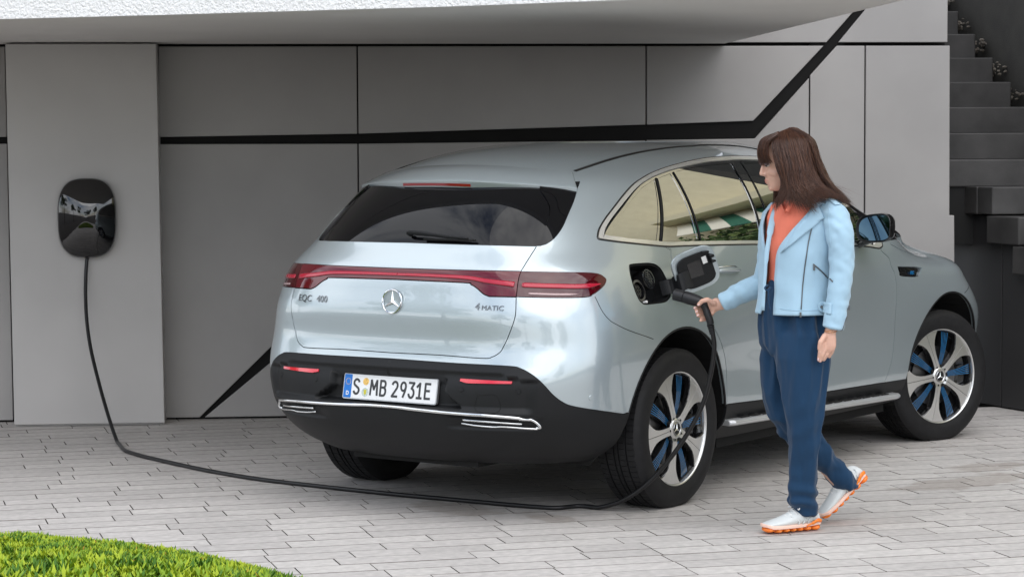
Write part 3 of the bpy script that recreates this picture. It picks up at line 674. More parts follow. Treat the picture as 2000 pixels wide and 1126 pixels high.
for sd_ in (1,-1):
    mm_=(lambda P:P) if sd_>0 else mir
    ribbon('roof_strip',mm_(ditch),.009,.003,M_roofstrip,.001)
    # thin black seal round the side windows
    dd=DLO+[DLO[0]]
    ribbon('window_seal',mm_([tuple(p) for p in offset_poly(DLO,-.002)]+[tuple(offset_poly(DLO,-.002)[0])]),.0045,.003,M_gloss,.0005,seg=6)
    for (a_,b_,w_) in (((.704,1.491),(.908,1.209),.0095),((.7535,1.5175),(1.090,1.1995),.007),((1.013,1.553),(1.349,1.186),.005),((1.151,1.557),(1.392,1.185),.0035)):
        xa,xb=S1(*a_),S1(*b_); L_=[(sinv(xa[0]+(xb[0]-xa[0])*t,xa[2]+(xb[2]-xa[2])*t),xa[2]+(xb[2]-xa[2])*t) for t in np.linspace(0,1,14)]
        ribbon('window_divider',mm_(L_),w_,.0022,M_plast,.003,'window_pillar',seg=6)
    # bumper chrome
    U=crv([(-.06,.4985),(0,.499),(.06,.4985),(.12,.496),(.199,.4925),(.30,.4900)]+TR['chromeU'][2:4]+[(.446,.4735),(.466,.4600),(.478,.4455),(.479,.4365),(.470,.4305)]+TR['chromeU'][7:],.006); U=[p_ for p_ in U if p_[0]>=-1e-6]
    ribbon('bumper_chrome',mm_(U),.0075,.006,M_chrome2,.004,'rear_bumper',widths=[float(np.interp(i/len(U),[0,.55,.68,.74,1],[.0072,.0070,.0062,.0048,.0040])) for i in range(len(U))])
    ribbon('bumper_chrome',mm_(crv(TR['chromeI'],.008)),.0048,.005,M_chrome2,.006,'rear_bumper')
    ribbon('quarter_seam',mm_(sRB),.0016,.0012,M_black,.0002,seg=6)
    ribbon('front_seam',mm_(crv(TR['fbump'])),.0016,.0012,M_black,.0004,seg=6)
    # reflectors
    rp=[(.255,.640),(.33,.640),(.394,.636),(.394,.626),(.30,.624),(.262,.626)]
    vv=[];ff=[]
    g0=np.linspace(.254,.396,16); up=.643-.004*np.linspace(0,1,16); lo=np.interp(g0,[.254,.275,.396],[.632,.6245,.628])
    P1,n1=pathS([(sd_*a,b) for a,b in zip(g0,up)],.006,'rear_bumper'); P2,n2=pathS([(sd_*a,b) for a,b in zip(g0,lo)],.006,'rear_bumper')
    mb=MB(); v=[];f=[]
    for i in range(16): v+=[P1[i],P2[i],P1[i]-n1[i]*.012,P2[i]-n2[i]*.012]
    for i in range(15):
        a=4*i;b=a+4; q4=[(a,b,b+1,a+1),(a,a+2,b+2,b),(a+1,b+1,b+3,a+3)]; f+=q4 if sd_<0 else [x[::-1] for x in q4]
    f+=[(0,1,3,2),(60,62,63,61)]
    setp(obj('reflector',v,f,M_refl),car)
    for (a,b),nm in zip(TR['sens'],('rear_bumper','rear_bumper','body')):
        c,n=pathS([(sd_*a,b)],.0015,nm); c=Vector(c[0]); n=Vector(n[0]); ux=n.cross(Vector((0,0,1))).normalized(); uz=ux.cross(n)
        k=20; v=[c+(ux*math.cos(2*math.pi*i/k)+uz*math.sin(2*math.pi*i/k))*.012-n*.002 for i in range(k)]+[c+(ux*math.cos(2*math.pi*i/k)+uz*math.sin(2*math.pi*i/k))*.0105+n*.001 for i in range(k)]
        setp(obj('parking_sensor',v,[tuple(range(k,2*k))]+[(i,(i+1)%k,k+(i+1)%k,k+i) for i in range(k)],M_plast if nm!='body' else M_paint),car)
    # lamp inlays: bright strips seen through the lens
    for (sl,zl,w_,mm) in (((.414,.50,.58,.640),(1.046,1.041,1.037,1.044),.011,M_led),((.43,.50,.565),(1.010,1.006,1.004),.005,M_ledw)):
        P_=crv(list(zip(sl,zl)),.01); ribbon('lamp_strip',mm_(P_),w_,.0006,mm,.0022,'tail_lamp',seg=6,widths=[w_*min(1,.15+4*(1-i/(len(P_)-1)),.15+9*i/(len(P_)-1)+.6) for i in range(len(P_))])
    P_=crv([(.0,1.0765),(.12,1.0765),(.25,1.073),(.32,1.060),(.394,1.048)],.01); ribbon('lamp_strip',mm_(P_),.008,.0006,M_led,.0022,'light_bar',seg=6,widths=[.0065+.006*(i/(len(P_)-1))**2 for i in range(len(P_))])
# tow cover outline
ribbon('tow_cover_line',crv(TR['tow']+[TR['tow'][0]]),.0014,.001,M_black,.0005,'rear_bumper',seg=6)
# --- spoiler
nu,ntt=49,9; v=[];f=[]
TEx=lambda y:-.622+.245*(abs(y)/.614)**2.4
def root(u): y=u*.512; return np.array([-.385+.125*(y/.512)**2,y,1.5575-.028*(y/.512)**2])
def te(u): y=u*.612; return np.array([TEx(y),y,1.489-.031*(y/.612)**2])
for i in range(nu):
    u=-1+2*i/(nu-1); a,b=root(u),te(u); 
    for j in range(ntt):
        t=j/(ntt-1); p=a+(b-a)*t; p[2]+=.012*math.sin(math.pi*t)*(1-.6*abs(u)); v.append(p)
    b2=b+np.array([.004,0,-.006]); lip=b+np.array([.010,-u*.004,-.031]); inn=lip+np.array([.06,-u*.02,.012]); v+=[b2,lip,inn]
K=ntt+3
for i in range(nu-1):
    for j in range(K-1): f.append((i*K+j,(i+1)*K+j,(i+1)*K+j+1,i*K+j+1))
f.append(tuple(range(0,K))); f.append(tuple(range((nu-1)*K,nu*K))[::-1])
sp=setp(obj('roof_spoiler',v,f,M_paint,None,True),car); bevel(sp,.003,2,30)
sp.modifiers.new('es','EDGE_SPLIT').split_angle=R(40)
v=[];f=[]
for i in range(21):
    y=-.19+.38*i/20; b=te(y/.612)
    for dz,dx in ((-.012,-.0012),(-.024,.0018),(-.024,.012),(-.012,.010)): v.append(b+np.array([.004+dx+(-.012-dz)*-.25*0,0,dz]))
for i in range(20):
    for j in range(4): f.append((i*4+j,i*4+(j+1)%4,(i+1)*4+(j+1)%4,(i+1)*4+j))
f+=[(3,2,1,0),(80,81,82,83)]
setp(obj('third_brake_light',v,f,mat('brake light lens',(.22,.006,.012),.1,0,.6,.8)),car)
# --- things on the tailgate
def rear_x(y,z): return onS(math.copysign(yinv(abs(y),z),-y) if y else 0,z)[0]
def rear_text(name,body,size,yc,zc,m,slope=0,**k):
    v,f=text_mesh(body,size,.004,**k); out=[]
    for a,b,c in v:
        y=yc-a; z=zc+b+slope*a; out.append((rear_x(y,z)-.002-c,y,z))
    return out,f
for tx,sz_,yc,zc,kw in (('EQC',.042,.527,.9535,dict(xs=1.08)),('400',.042,.414,.9535,dict(xs=1.08)),('4',.042,-.452,.9505,dict(xs=1.15)),('MATIC',.030,-.524,.9465,dict(xs=1.12,spacing=1.05))):
    v,f=rear_text('badge_text',tx,sz_,yc,zc,None,**kw); setp(obj('badge_text',v,f,M_badge),car)
def star(name,c,n,up,r,m,parent,ring=True,dep=.008):
    c=Vector(c); n=Vector(n).normalized(); up=Vector(up); up=(up-n*up.dot(n)).normalized(); rt=up.cross(n)
    mb=MB(); P=lambda a,rr,h=0: c+(up*math.cos(a)+rt*math.sin(a))*rr+n*h
    for k in range(3):
        a=k*2*math.pi/3; t=P(a,r*.93,dep*.3); l=P(a-math.pi/3,r*.17,dep*.25); q=P(a+math.pi/3,r*.17,dep*.25); o=c+n*dep
        base=[P(a,r*.93,-dep*.3),P(a-math.pi/3,r*.17,-dep*.3),P(a+math.pi/3,r*.17,-dep*.3)]
        mb.add([o,t,l,q]+base,[(0,2,1),(0,1,3),(1,2,5,4),(3,1,4,6)])
    if ring:
        n1=40; pts=[P(2*math.pi*i/n1,r,dep*.3) for i in range(n1+1)]; mb.tube(pts,r*.085,8,False)
    o=mb.build(name,m); return setp(o,parent)
xs_=rear_x(0,.959)
star('star_emblem',(xs_-.006,0,.959),(-1,0,.10),(0,0,1),.052,M_chrome2,car,True,.010)
mb=MB(); k=32; mb.add([(xs_-.002,.05*math.cos(2*math.pi*i/k),.959+.05*math.sin(2*math.pi*i/k)) for i in range(k)],[tuple(range(k))]); setp(mb.build('emblem_back',M_paint),car)
# wiper
wz=1.240; c0=onS(0,wz,.022,'rear_window')
P=[onS(s_,z_,o_,'rear_window') for s_,z_,o_ in ((.0,1.246,.012),(.0,1.247,.030),(.02,1.247,.034),(.09,1.243,.030),(.165,1.236,.024),(.235,1.232,.020))]
mb=MB(); mb.tube(smooth_path(P,5),[.014]*5+[.013]*10+[.010]*6+[.007]*5,8,True,.6); wi=setp(mb.build('wiper_arm',M_plast,None,True),car)
mb=MB(); mb.tube([onS(s_,1.228-.0*s_,.014,'rear_window') for s_ in np.linspace(.06,.26,8)],.005,6); setp(mb.build('wiper_blade',M_black),car)
# number plate
M_plate=mat('plate white',(.78,.79,.80),.35,0,.5); M_plateb=mat('plate blue band',(.01,.16,.55),.3); M_ink=mat('plate ink',(.035,.037,.04),.4); M_seal=mat('plate seal amber',(.72,.46,.13),.4,noise=(160,.4)); M_seal2=mat('plate seal grey',(.48,.55,.52),.4,noise=(160,.3)); M_seal3=mat('seal shield yellow',(.55,.50,.05),.4); M_alu=mat('plate frame',(.55,.56,.58),.3,.8)
pc=Vector((-.960,0,.573)); tl=.186; pn=Vector((-math.cos(tl),0,math.sin(tl))); pu=Vector((math.sin(tl),0,math.cos(tl))); pr=Vector((0,-1,0))
pm=Matrix.Identity(4)
for i,a in enumerate((pr,pu,pn)): pm.col[i][:3]=a
pm.col[3][:3]=pc
plate=empty('number_plate'); plate.matrix_world=pm; 
def rr(w_,h_,r,n=5):
    out=[]
    for (sx,sy,a0) in ((1,1,0),(-1,1,90),(-1,-1,180),(1,-1,270)):
        for i in range(n+1): a=R(a0+90*i/n); out.append((sx*(w_/2-r)+r*math.cos(a),sy*(h_/2-r)+r*math.sin(a)))
    return out
def flat(poly,h0,h1,m,name,parent,tx=0,ty=0):
    mb=MB(); mb.prism([(a+tx,b+ty) for a,b in poly],h0,h1,lambda a,b,h:(a,b,h)); o=mb.build(name,m); o.parent=parent; return o
flat(rr(.525,.116,.010),-.014,.0,M_alu,'plate_frame',plate); flat(rr(.516,.107,.007),.0,.002,M_plate,'plate_sheet',plate)
flat(rr(.043,.105,.004),.002,.0026,M_plateb,'country_band',plate,-.2355)
def ptext(body,size,x,y,m,xs,name='plate_text',h=.0022,off=0,bold=.0):
    v,f=text_mesh(body,size,.0012,offset=bold,xs=xs); o=obj(name,[(a+x,b+y,c+h) for a,b,c in v],f,m); o.parent=plate; return o
ar=lambda cx_,cy_,rx,ry,a0,a1,n=12:[(cx_+rx*math.cos(R(a0+(a1-a0)*i/n)),cy_+ry*math.sin(R(a0+(a1-a0)*i/n))) for i in range(n+1)]
GLY={ # stroke paths on a cell of half-width 1, half-height 1
 'S':[ar(0,.52,.86,.48,20,180)+ar(-.1,.52,.76,.40,180,235)[1:]+ar(.1,-.50,.76,.42,55,0)+ar(0,-.52,.86,.48,0,-160)],
 'M':[[(-1,-1),(-.82,1)],[(-.82,1),(0,-.25)],[(0,-.25),(.82,1)],[(.82,1),(1,-1)]],
 'B':[[(-.85,-1),(-.85,1)],[(-.85,1),(.1,1)]+ar(.15,.55,.62,.45,90,-90)+[(-.85,.10)],[(.1,.10)]+ar(.15,-.45,.75,.55,90,-90)+[(-.85,-1)]],
 '2':[ar(0,.50,.85,.50,165,-10)+[(.70,.15),(-.85,-1)],[(-.85,-1),(.9,-1)]],
 '9':[ar(0,.42,.82,.58,-60,300),[(.78,.25),(.60,-.25),(.05,-1)]],
 '3':[[(-.85,1),(.85,1)],[(.85,1),(.0,.22)],ar(0,-.40,.85,.62,88,-165)],
 '1':[[(-.75,.50),(.15,1)],[(.15,1),(.15,-1)],[(-.7,-1),(.9,-1)]],
 'E':[[(-.8,-1),(-.8,1)],[(-.8,1),(.85,1)],[(-.8,.05),(.6,.05)],[(-.8,-1),(.85,-1)]]}
def pglyph(ch,x,hw=.0162,hh=.0325,sw=.0051):
    mb=MB()
    for li,path in enumerate(GLY[ch]):
        P=[Vector((a*hw+x,b*hh-.001,0)) for a,b in path]; n=len(P); v=[];f=[]; z0=.0022+.00006*li
        for i in range(n):
            t=(P[min(i+1,n-1)]-P[max(i-1,0)]).normalized(); nn=Vector((-t.y,t.x,0)); e=t*(sw*.55) if i==n-1 else (t*(-sw*.55) if i==0 else Vector())
            v+=[P[i]+e+nn*sw+Vector((0,0,z0)),P[i]+e-nn*sw+Vector((0,0,z0)),P[i]+e+nn*sw+Vector((0,0,z0+.0009)),P[i]+e-nn*sw+Vector((0,0,z0+.0009))]
        for i in range(n-1):
            a=4*i; f+=[(a+2,a+3,a+7,a+6),(a,a+2,a+6,a+4),(a+1,a+5,a+7,a+3)]
        mb.add(v,f)
    o=mb.build('plate_text',M_ink); o.parent=plate
for ch,x in (('S',-.186),('M',-.087),('B',-.036),('2',.030),('9',.077),('3',.122),('1',.165),('E',.211)): pglyph(ch,x,.0165 if ch!='M' else .019)
ptext('D',.026,-.2345,-.033,mat('plate letter white',(.8,.8,.8),.4),.85,h=.0032,bold=.0006)
circ=lambda r,n=28:[(r*math.cos(2*math.pi*i/n),r*math.sin(2*math.pi*i/n)) for i in range(n)]
flat(circ(.0165),.002,.0028,M_seal,'inspection_seal',plate,-.135,.024); flat(circ(.0195),.002,.0026,M_seal2,'registration_seal',plate,-.135,-.024)
flat([(-.007,-.006),(-.005,-.011),(0,-.014),(.005,-.011),(.007,-.006),(.007,.010),(-.007,.010)],.0026,.0032,M_seal3,'seal_shield',plate,-.135,-.022)
for i in range(12): a=2*math.pi*i/12; flat([(.0022*math.cos(t),.0022*math.sin(t)) for t in (0,1.26,2.51,3.77,5.03)],.0026,.003,M_seal,'band_star',plate,-.2345+.0135*math.cos(a),.020+.0135*math.sin(a))
setp(plate,car)
# underbody, liners, diffuser
mb=MB(); mb.box((-.60,-.50,.235),(3.35,.50,.45)); mb.box((.55,-.80,.20),(2.35,.80,.42)); mb.box((-.78,-.35,.225),(-.55,.35,.30)); cp_(mb.build('underbody',M_black))
for cx_ in (0,2.873):
    for sd_ in (1,-1):
        mb=MB(); n=28; v=[];f=[]
        for i in range(n+1):
            a=R(-16+212*i/n); rr_=.470
            x=cx_+rr_*math.cos(a); z=WR+rr_*math.sin(a)*1.02; zc_=max(z,.2)
            yo=float(-S1(sinv(x,min(max(zc_,.26),1.2)),min(max(zc_,.26),1.2))[1])-.012
            v+=[(x,-sd_*yo,zc_),(x,-sd_*.56,zc_)]
        for i in range(n): f.append((2*i,2*i+1,2*i+3,2*i+2))
        f.append(tuple(2*i+1 for i in range(n+1)))
        mb.add(v,f); cp_(mb.build('wheel_liner',M_black))
        # thin black lip along the arch
        al=[(sinv(x,z),z) for x,z in arc(cx_,-2,182,AR-.003,40) if z>.40]
        al=[(sd_*a,b) for a,b in al]; ribbon('arch_trim',al,.006,.006,M_plast,-.003,seg=6)
# running boards
M_step=mat('step alloy',(.62,.63,.64),.34,.6)
for sd_ in (1,-1):
    mb=MB()
    sec=[(.85,.350),(.925,.347),(.938,.338),(.938,.326),(.925,.318),(.85,.322)]
    xs2=[.47,.50,1.0,1.6,2.25,2.31]; v=[];f=[]
    for i,x in enumerate(xs2):
        dz=-.038*(x-.47)/1.84; k_=.80 if i in(0,5) else 1
        for y,z in sec: v.append((x,-sd_*(.85+(y-.85)*k_),z+dz))
    n=len(sec)
    for i in range(len(xs2)-1):
        for j in range(n): f.append((i*n+j,i*n+(j+1)%n,(i+1)*n+(j+1)%n,(i+1)*n+j))
    f+=[tuple(range(n))[::-1],tuple(range(5*n,6*n))]
    rb=mb.add(v,f).build('running_board',M_step); bevel(rb,.004,2,20); cp_(rb)
    pad=MB()
    for i in range(15):
        x=.60+i*.108; dz=-.038*(x-.47)/1.84; pad.box((x,min(-sd_*.862,-sd_*.912),.3475+dz),(x+.075,max(-sd_*.862,-sd_*.912),.3515+dz))
    cp_(pad.build('step_pad',M_black))
# door handles
for sd_ in (1,-1):
    for xh in (.36,1.40):
        P=[onS(sd_*sinv(xh+t*.20,1.055-.006*t),1.055-.006*t,o_) for t,o_ in ((0,.004),(.08,.016),(.3,.024),(.7,.024),(.92,.016),(1,.004))]
        mb=MB(); mb.tube(smooth_path(P,4),[.008]+[.013]*19+[.008],10,True,.7); cp_(mb.build('door_handle',M_chrome if False else M_paint,None,True))
        P=[onS(sd_*sinv(xh+t*.20,1.072-.006*t),1.070-.006*t,o_) for t,o_ in ((.02,.006),(.3,.026),(.7,.026),(.98,.006))]
        mb=MB(); mb.tube(smooth_path(P,4),.0035,6); cp_(mb.build('handle_trim',M_chrome2,None,True))
# fender badge inside the vent
v,f=text_mesh('EQC',.024,.003); c,n=pathS([(1.848,.9475)],-.008); 
o_=np.array(c[0]); cp_(obj('vent_text',[(o_[0]+a,o_[1]-.002-cc,o_[2]+b-.02*a) for a,b,cc in v],f,M_blue))
for i in range(5):
    zz_=.942+.0095*i-.0; P=[onS(s_,zz_-.04*(s_-1.80),-.008) for s_ in (1.80,1.822)]; mb=MB(); mb.tube(P,.0025,6); cp_(mb.build('vent_slat',M_plast))
# mirrors
for sd_ in (1,-1):
    v=[];f=[]; prof=[(-.062,.0,1.0),(-.066,.0,.97),(-.02,.004,1.02),(.03,.010,.92),(.065,.018,.66),(.085,.024,.30)]
    n=28
    def mo(a):
        c_,s_=math.cos(a),math.sin(a); e=2/3.2
        y=math.copysign(abs(c_)**e,c_)*.098; z=math.copysign(abs(s_)**e,s_)*.074
        if y<0 and z<0: z*=.98
        z+= .012*(y/.098)*(-1) if z>0 else 0
        return y,z
    mc=np.array([1.872,-1.000,1.207])
    for x,dy,k_ in prof:
        for i in range(n):
            y,z=mo(2*math.pi*i/n); v.append((mc[0]+x-.10*y*0,(mc[1]+y*k_+dy)*sd_,mc[2]+z*k_))
    for j in range(len(prof)-1):
        for i in range(n): f.append((j*n+i,j*n+(i+1)%n,(j+1)*n+(i+1)%n,(j+1)*n+i))
    f.append(tuple(range((len(prof)-1)*n,len(prof)*n)))
    ms=cp_(obj('door_mirror',v,f,M_gloss,None,True))
    gv_=[];
    for k_,x in ((.97,-.062),(.86,-.056)):
        for i in range(n):
            y,z=mo(2*math.pi*i/n); gv_.append((mc[0]+x+(0 if k_>.9 else .012-.13*y*k_+.10*z*k_),(mc[1]+y*k_)*sd_,mc[2]+z*k_))
    setp(obj('mirror_rim',gv_,[(i,(i+1)%n,n+(i+1)%n,n+i) for i in range(n)],M_plast),ms)
    setp(obj('mirror_glass',gv_[n:],[tuple(range(n))],mat('mirror glass',(.11,.19,.25),.02,1)),ms)
    mb=MB(); mb.tube([(1.90,-.86*sd_,1.115),(1.89,-.90*sd_,1.13),(1.885,-.95*sd_,1.15),(1.88,-.98*sd_,1.165)],[.030,.026,.028,.03],10,True,.8); setp(mb.build('mirror_foot',M_gloss,None,True),ms)
# --- charging port and flap
pf=np.array(FLAP); cpf=pf.mean(0)
loop0,nl=pathS([tuple(p) for p in pf],0); nmean=nl.mean(0); nmean/=np.linalg.norm(nmean); k=len(pf)
inner=[onS(*(cpf+(p-cpf)*.93),-.004) for p in pf]; deep=[np.array(onS(*(cpf+(p-cpf)*.86)))-nmean*.075 for p in pf]; dc=np.mean(deep,0)
v=list(loop0)+list(loop0-nl*.006)+inner+deep+[dc]; f=[]
for r_ in range(3):
    for i in range(k): f.append((r_*k+i,r_*k+(i+1)%k,(r_+1)*k+(i+1)%k,(r_+1)*k+i))
for i in range(k): f.append((3*k+i,3*k+(i+1)%k,4*k))
port=cp_(obj('charging_recess',v,f,M_plast))
nv=Vector(nmean); ux=Vector((0,0,1)).cross(nv).normalized(); uy=nv.cross(ux); 
if ux.x<0: ux=-ux
uy=Vector((0,0,1)); uy=(uy-nv*uy.dot(nv)).normalized()
pcx=Vector(onS(*cpf))
def disc(c,r0,r1,h0,h1,m,name,n=32,parent=port,sx=1):
    P=lambda r,h:[c+ux*(r*math.cos(2*math.pi*i/n)*sx)+uy*(r*math.sin(2*math.pi*i/n))+nv*h for i in range(n)]
    v=P(r0,h0)+P(r0,h1)+P(r1,h1)+P(r1,h0); f=[]
    for q in range(3):
        for i in range(n): f.append((q*n+i,q*n+(i+1)%n,(q+1)*n+(i+1)%n,(q+1)*n+i))
    return setp(obj(name,v,f,m),parent)
sc1=pcx-ux*.070-uy*.018
disc(sc1,.050,.040,-.075,-.022,M_gloss,'socket_ring'); disc(sc1,.034,.0,-.075,-.034,M_plast,'socket_face')
for i in range(7):
    a=i*2*math.pi/6; q=sc1+(ux*math.cos(a)+uy*math.sin(a))*(.019 if i<6 else 0); disc(q,.0065,.0042,-.05,-.028,M_gloss,'socket_pin',12)
cvc=pcx+ux*.018+uy*.028
disc(cvc,.046,.040,-.07,-.014,M_gloss,'socket_cover',6 if False else 28); disc(cvc,.040,.0,-.07,-.018,M_plast,'cover_face',28)
for i in range(-3,4):
    for j in range(-3,4):
        a=(i+.5*(j%2))*.0125; b=j*.0108
        if a*a+b*b<.033**2: disc(cvc+ux*a+uy*b,.0052,.0,-.02,-.0145,M_gloss,'cover_hexagon',6)
disc(pcx-ux*.062-uy*.075,.006,.0,-.02,-.002,mat('status light',(.75,.75,.75),.3),'status_light',16)
# the open flap: quad with rounded corners, inner side towards the viewer
Q=[Vector(q) for q in ((-.13,-.96,1.133),(.048,-1.05,1.196),(.12,-1.07,1.036),(-.061,-.98,.973))]
fo=(Q[0]+Q[1]+Q[2]+Q[3])/4; fx=((Q[1]+Q[2])-(Q[0]+Q[3]))/2*1.13; fy=((Q[0]+Q[1])-(Q[3]+Q[2]))/2*1.13; fn=fx.cross(fy).normalized(); 
if fn.dot(CAM-fo)<0: fn=-fn
def fP(a,b,h): return fo+fx*a+fy*b+fn*h
sq=[]
for i in range(48):
    a=2*math.pi*i/48; e=2/3.6; x=math.copysign(abs(math.cos(a))**e,math.cos(a))*.5; y=math.copysign(abs(math.sin(a))**e,math.sin(a))*.5; sq.append((x*(1+.06*y),y))
mb=MB(); mb.prism(sq,-.010,.0,fP); flp=bevel(mb.build('charging_flap',M_paint),.003,2); cp_(flp)
inn_=[(a*.80-.015,b*.78-.01) for a,b in sq]; inn_=[(min(a,.36) if abs(b)<.2 else a,b) for a,b in inn_]
mb=MB(); mb.prism(inn_,.0005,.012,fP); setp(bevel(mb.build('flap_lining',M_plast),.003,2),flp)
mb=MB(); mb.prism([(-.20,-.14),(.10,-.16),(.10,.22),(-.20,.22)],.012,.0135,fP); setp(mb.build('flap_panel',M_gloss),flp)
mb=MB(); mb.prism([(.15,.08),(.255,.08),(.255,.25),(.15,.25)],.012,.0135,fP); setp(mb.build('flap_sticker',mat('sticker white',(.72,.72,.70),.5,noise=(220,.12))),flp)
mb=MB(); mb.prism([(.30,.05),(.40,.05),(.40,.10),(.33,.10),(.33,.17),(.40,.17),(.40,.24),(.30,.24)],.002,.03,fP); setp(bevel(mb.build('flap_latch',M_plast),.002),flp)
mb=MB(); mb.prism([(.18,.33),(.34,.30),(.34,.345),(.20,.38)],.002,.022,fP); setp(bevel(mb.build('flap_clip',M_plast),.002),flp)
mb=MB()
ha=pcx+ux*.118-uy*.02-nv*.03
hp=[ha,ha+nv*.035+ux*.01,ha+nv*.055+ux*.03,fP(-.46,-.12,.02),fP(-.30,-.10,.02),fP(-.22,-.10,.014)]
hpp=smooth_path([tuple(x) for x in hp],4)
v=[];f=[]
for i_,h in enumerate(hpp):
    h=Vector(h); w_=.040 if i_>8 else .034
    t_=Vector(hpp[min(i_+1,len(hpp)-1)])-Vector(hpp[max(i_-1,0)]); nn_=t_.cross(uy).normalized()
    v+=[h+uy*w_+nn_*.007,h-uy*w_+nn_*.007,h-uy*w_-nn_*.007,h+uy*w_-nn_*.007]
for i_ in range(len(hpp)-1):
    for j_ in range(4): f.append((i_*4+j_,i_*4+(j_+1)%4,i_*4+4+(j_+1)%4,i_*4+4+j_))
f+=[(3,2,1,0),tuple(range(len(v)-4,len(v)))]
mb.add(v,f)
setp(bevel(mb.build('hinge_arm',M_plast),.003),flp)
# --- wheels
def lathe(prof,n,cap=False):
    v=[];f=[]; k=len(prof)
    for i in range(n):
        a=2*math.pi*i/n
        for r,y in prof: v.append((r*math.sin(a),y,r*math.cos(a)))
    for i in range(n):
        for j in range(k-1): f.append((i*k+j,i*k+j+1,((i+1)%n)*k+j+1,((i+1)%n)*k+j))
    return v,f
TR_=.3675
def tyre_mesh():
    hw=.118; v=[];f=[]
    half=[(.258,.100),(.262,.112),(.280,.1205),(.305,.1225),(.330,.1195),(.347,.112),(.357,.1025),(TR_-.0045,.0955)]
    tread=[]; ys=[.094,.0585,.0575,.0505,.0495,.016,.015,.008,.007]; gro=[0,0,1,1,0,0,1,1,0]
    top=[(TR_-(.0022 if y>.09 else 0)-(.0075 if g else 0),y,0 if g else 1) for y,g in zip(ys,gro)]
    prof=[(r,-y,0) for r,y in half]+[(r,-y,g) for r,y,g in top]+[(r,y,g) for r,y,g in top[::-1]]+[(r,y,0) for r,y in half[::-1]]
    nb=84; angs=[]
    for i in range(nb): angs+=[(i/nb,0),((i+.86)/nb,0),((i+.875)/nb,1),((i+.985)/nb,1)]
    k=len(prof)
    for a,sp_ in angs:
        for j,(r,y,g) in enumerate(prof):
            tw=abs(y)*1.1*math.copysign(1,y)*.35
            an=2*math.pi*a+ (tw*.25 if g else 0)
            rr_=r-(.0028 if (sp_ and g) else 0)
            z=rr_*math.cos(an); 
            v.append((rr_*math.sin(an),y,max(z,-.3543)))
    n=len(angs)
    for i in range(n):
        for j in range(k-1): f.append((i*k+j,i*k+j+1,((i+1)%n)*k+j+1,((i+1)%n)*k+j))
    return v,f
tv,tf=tyre_mesh()
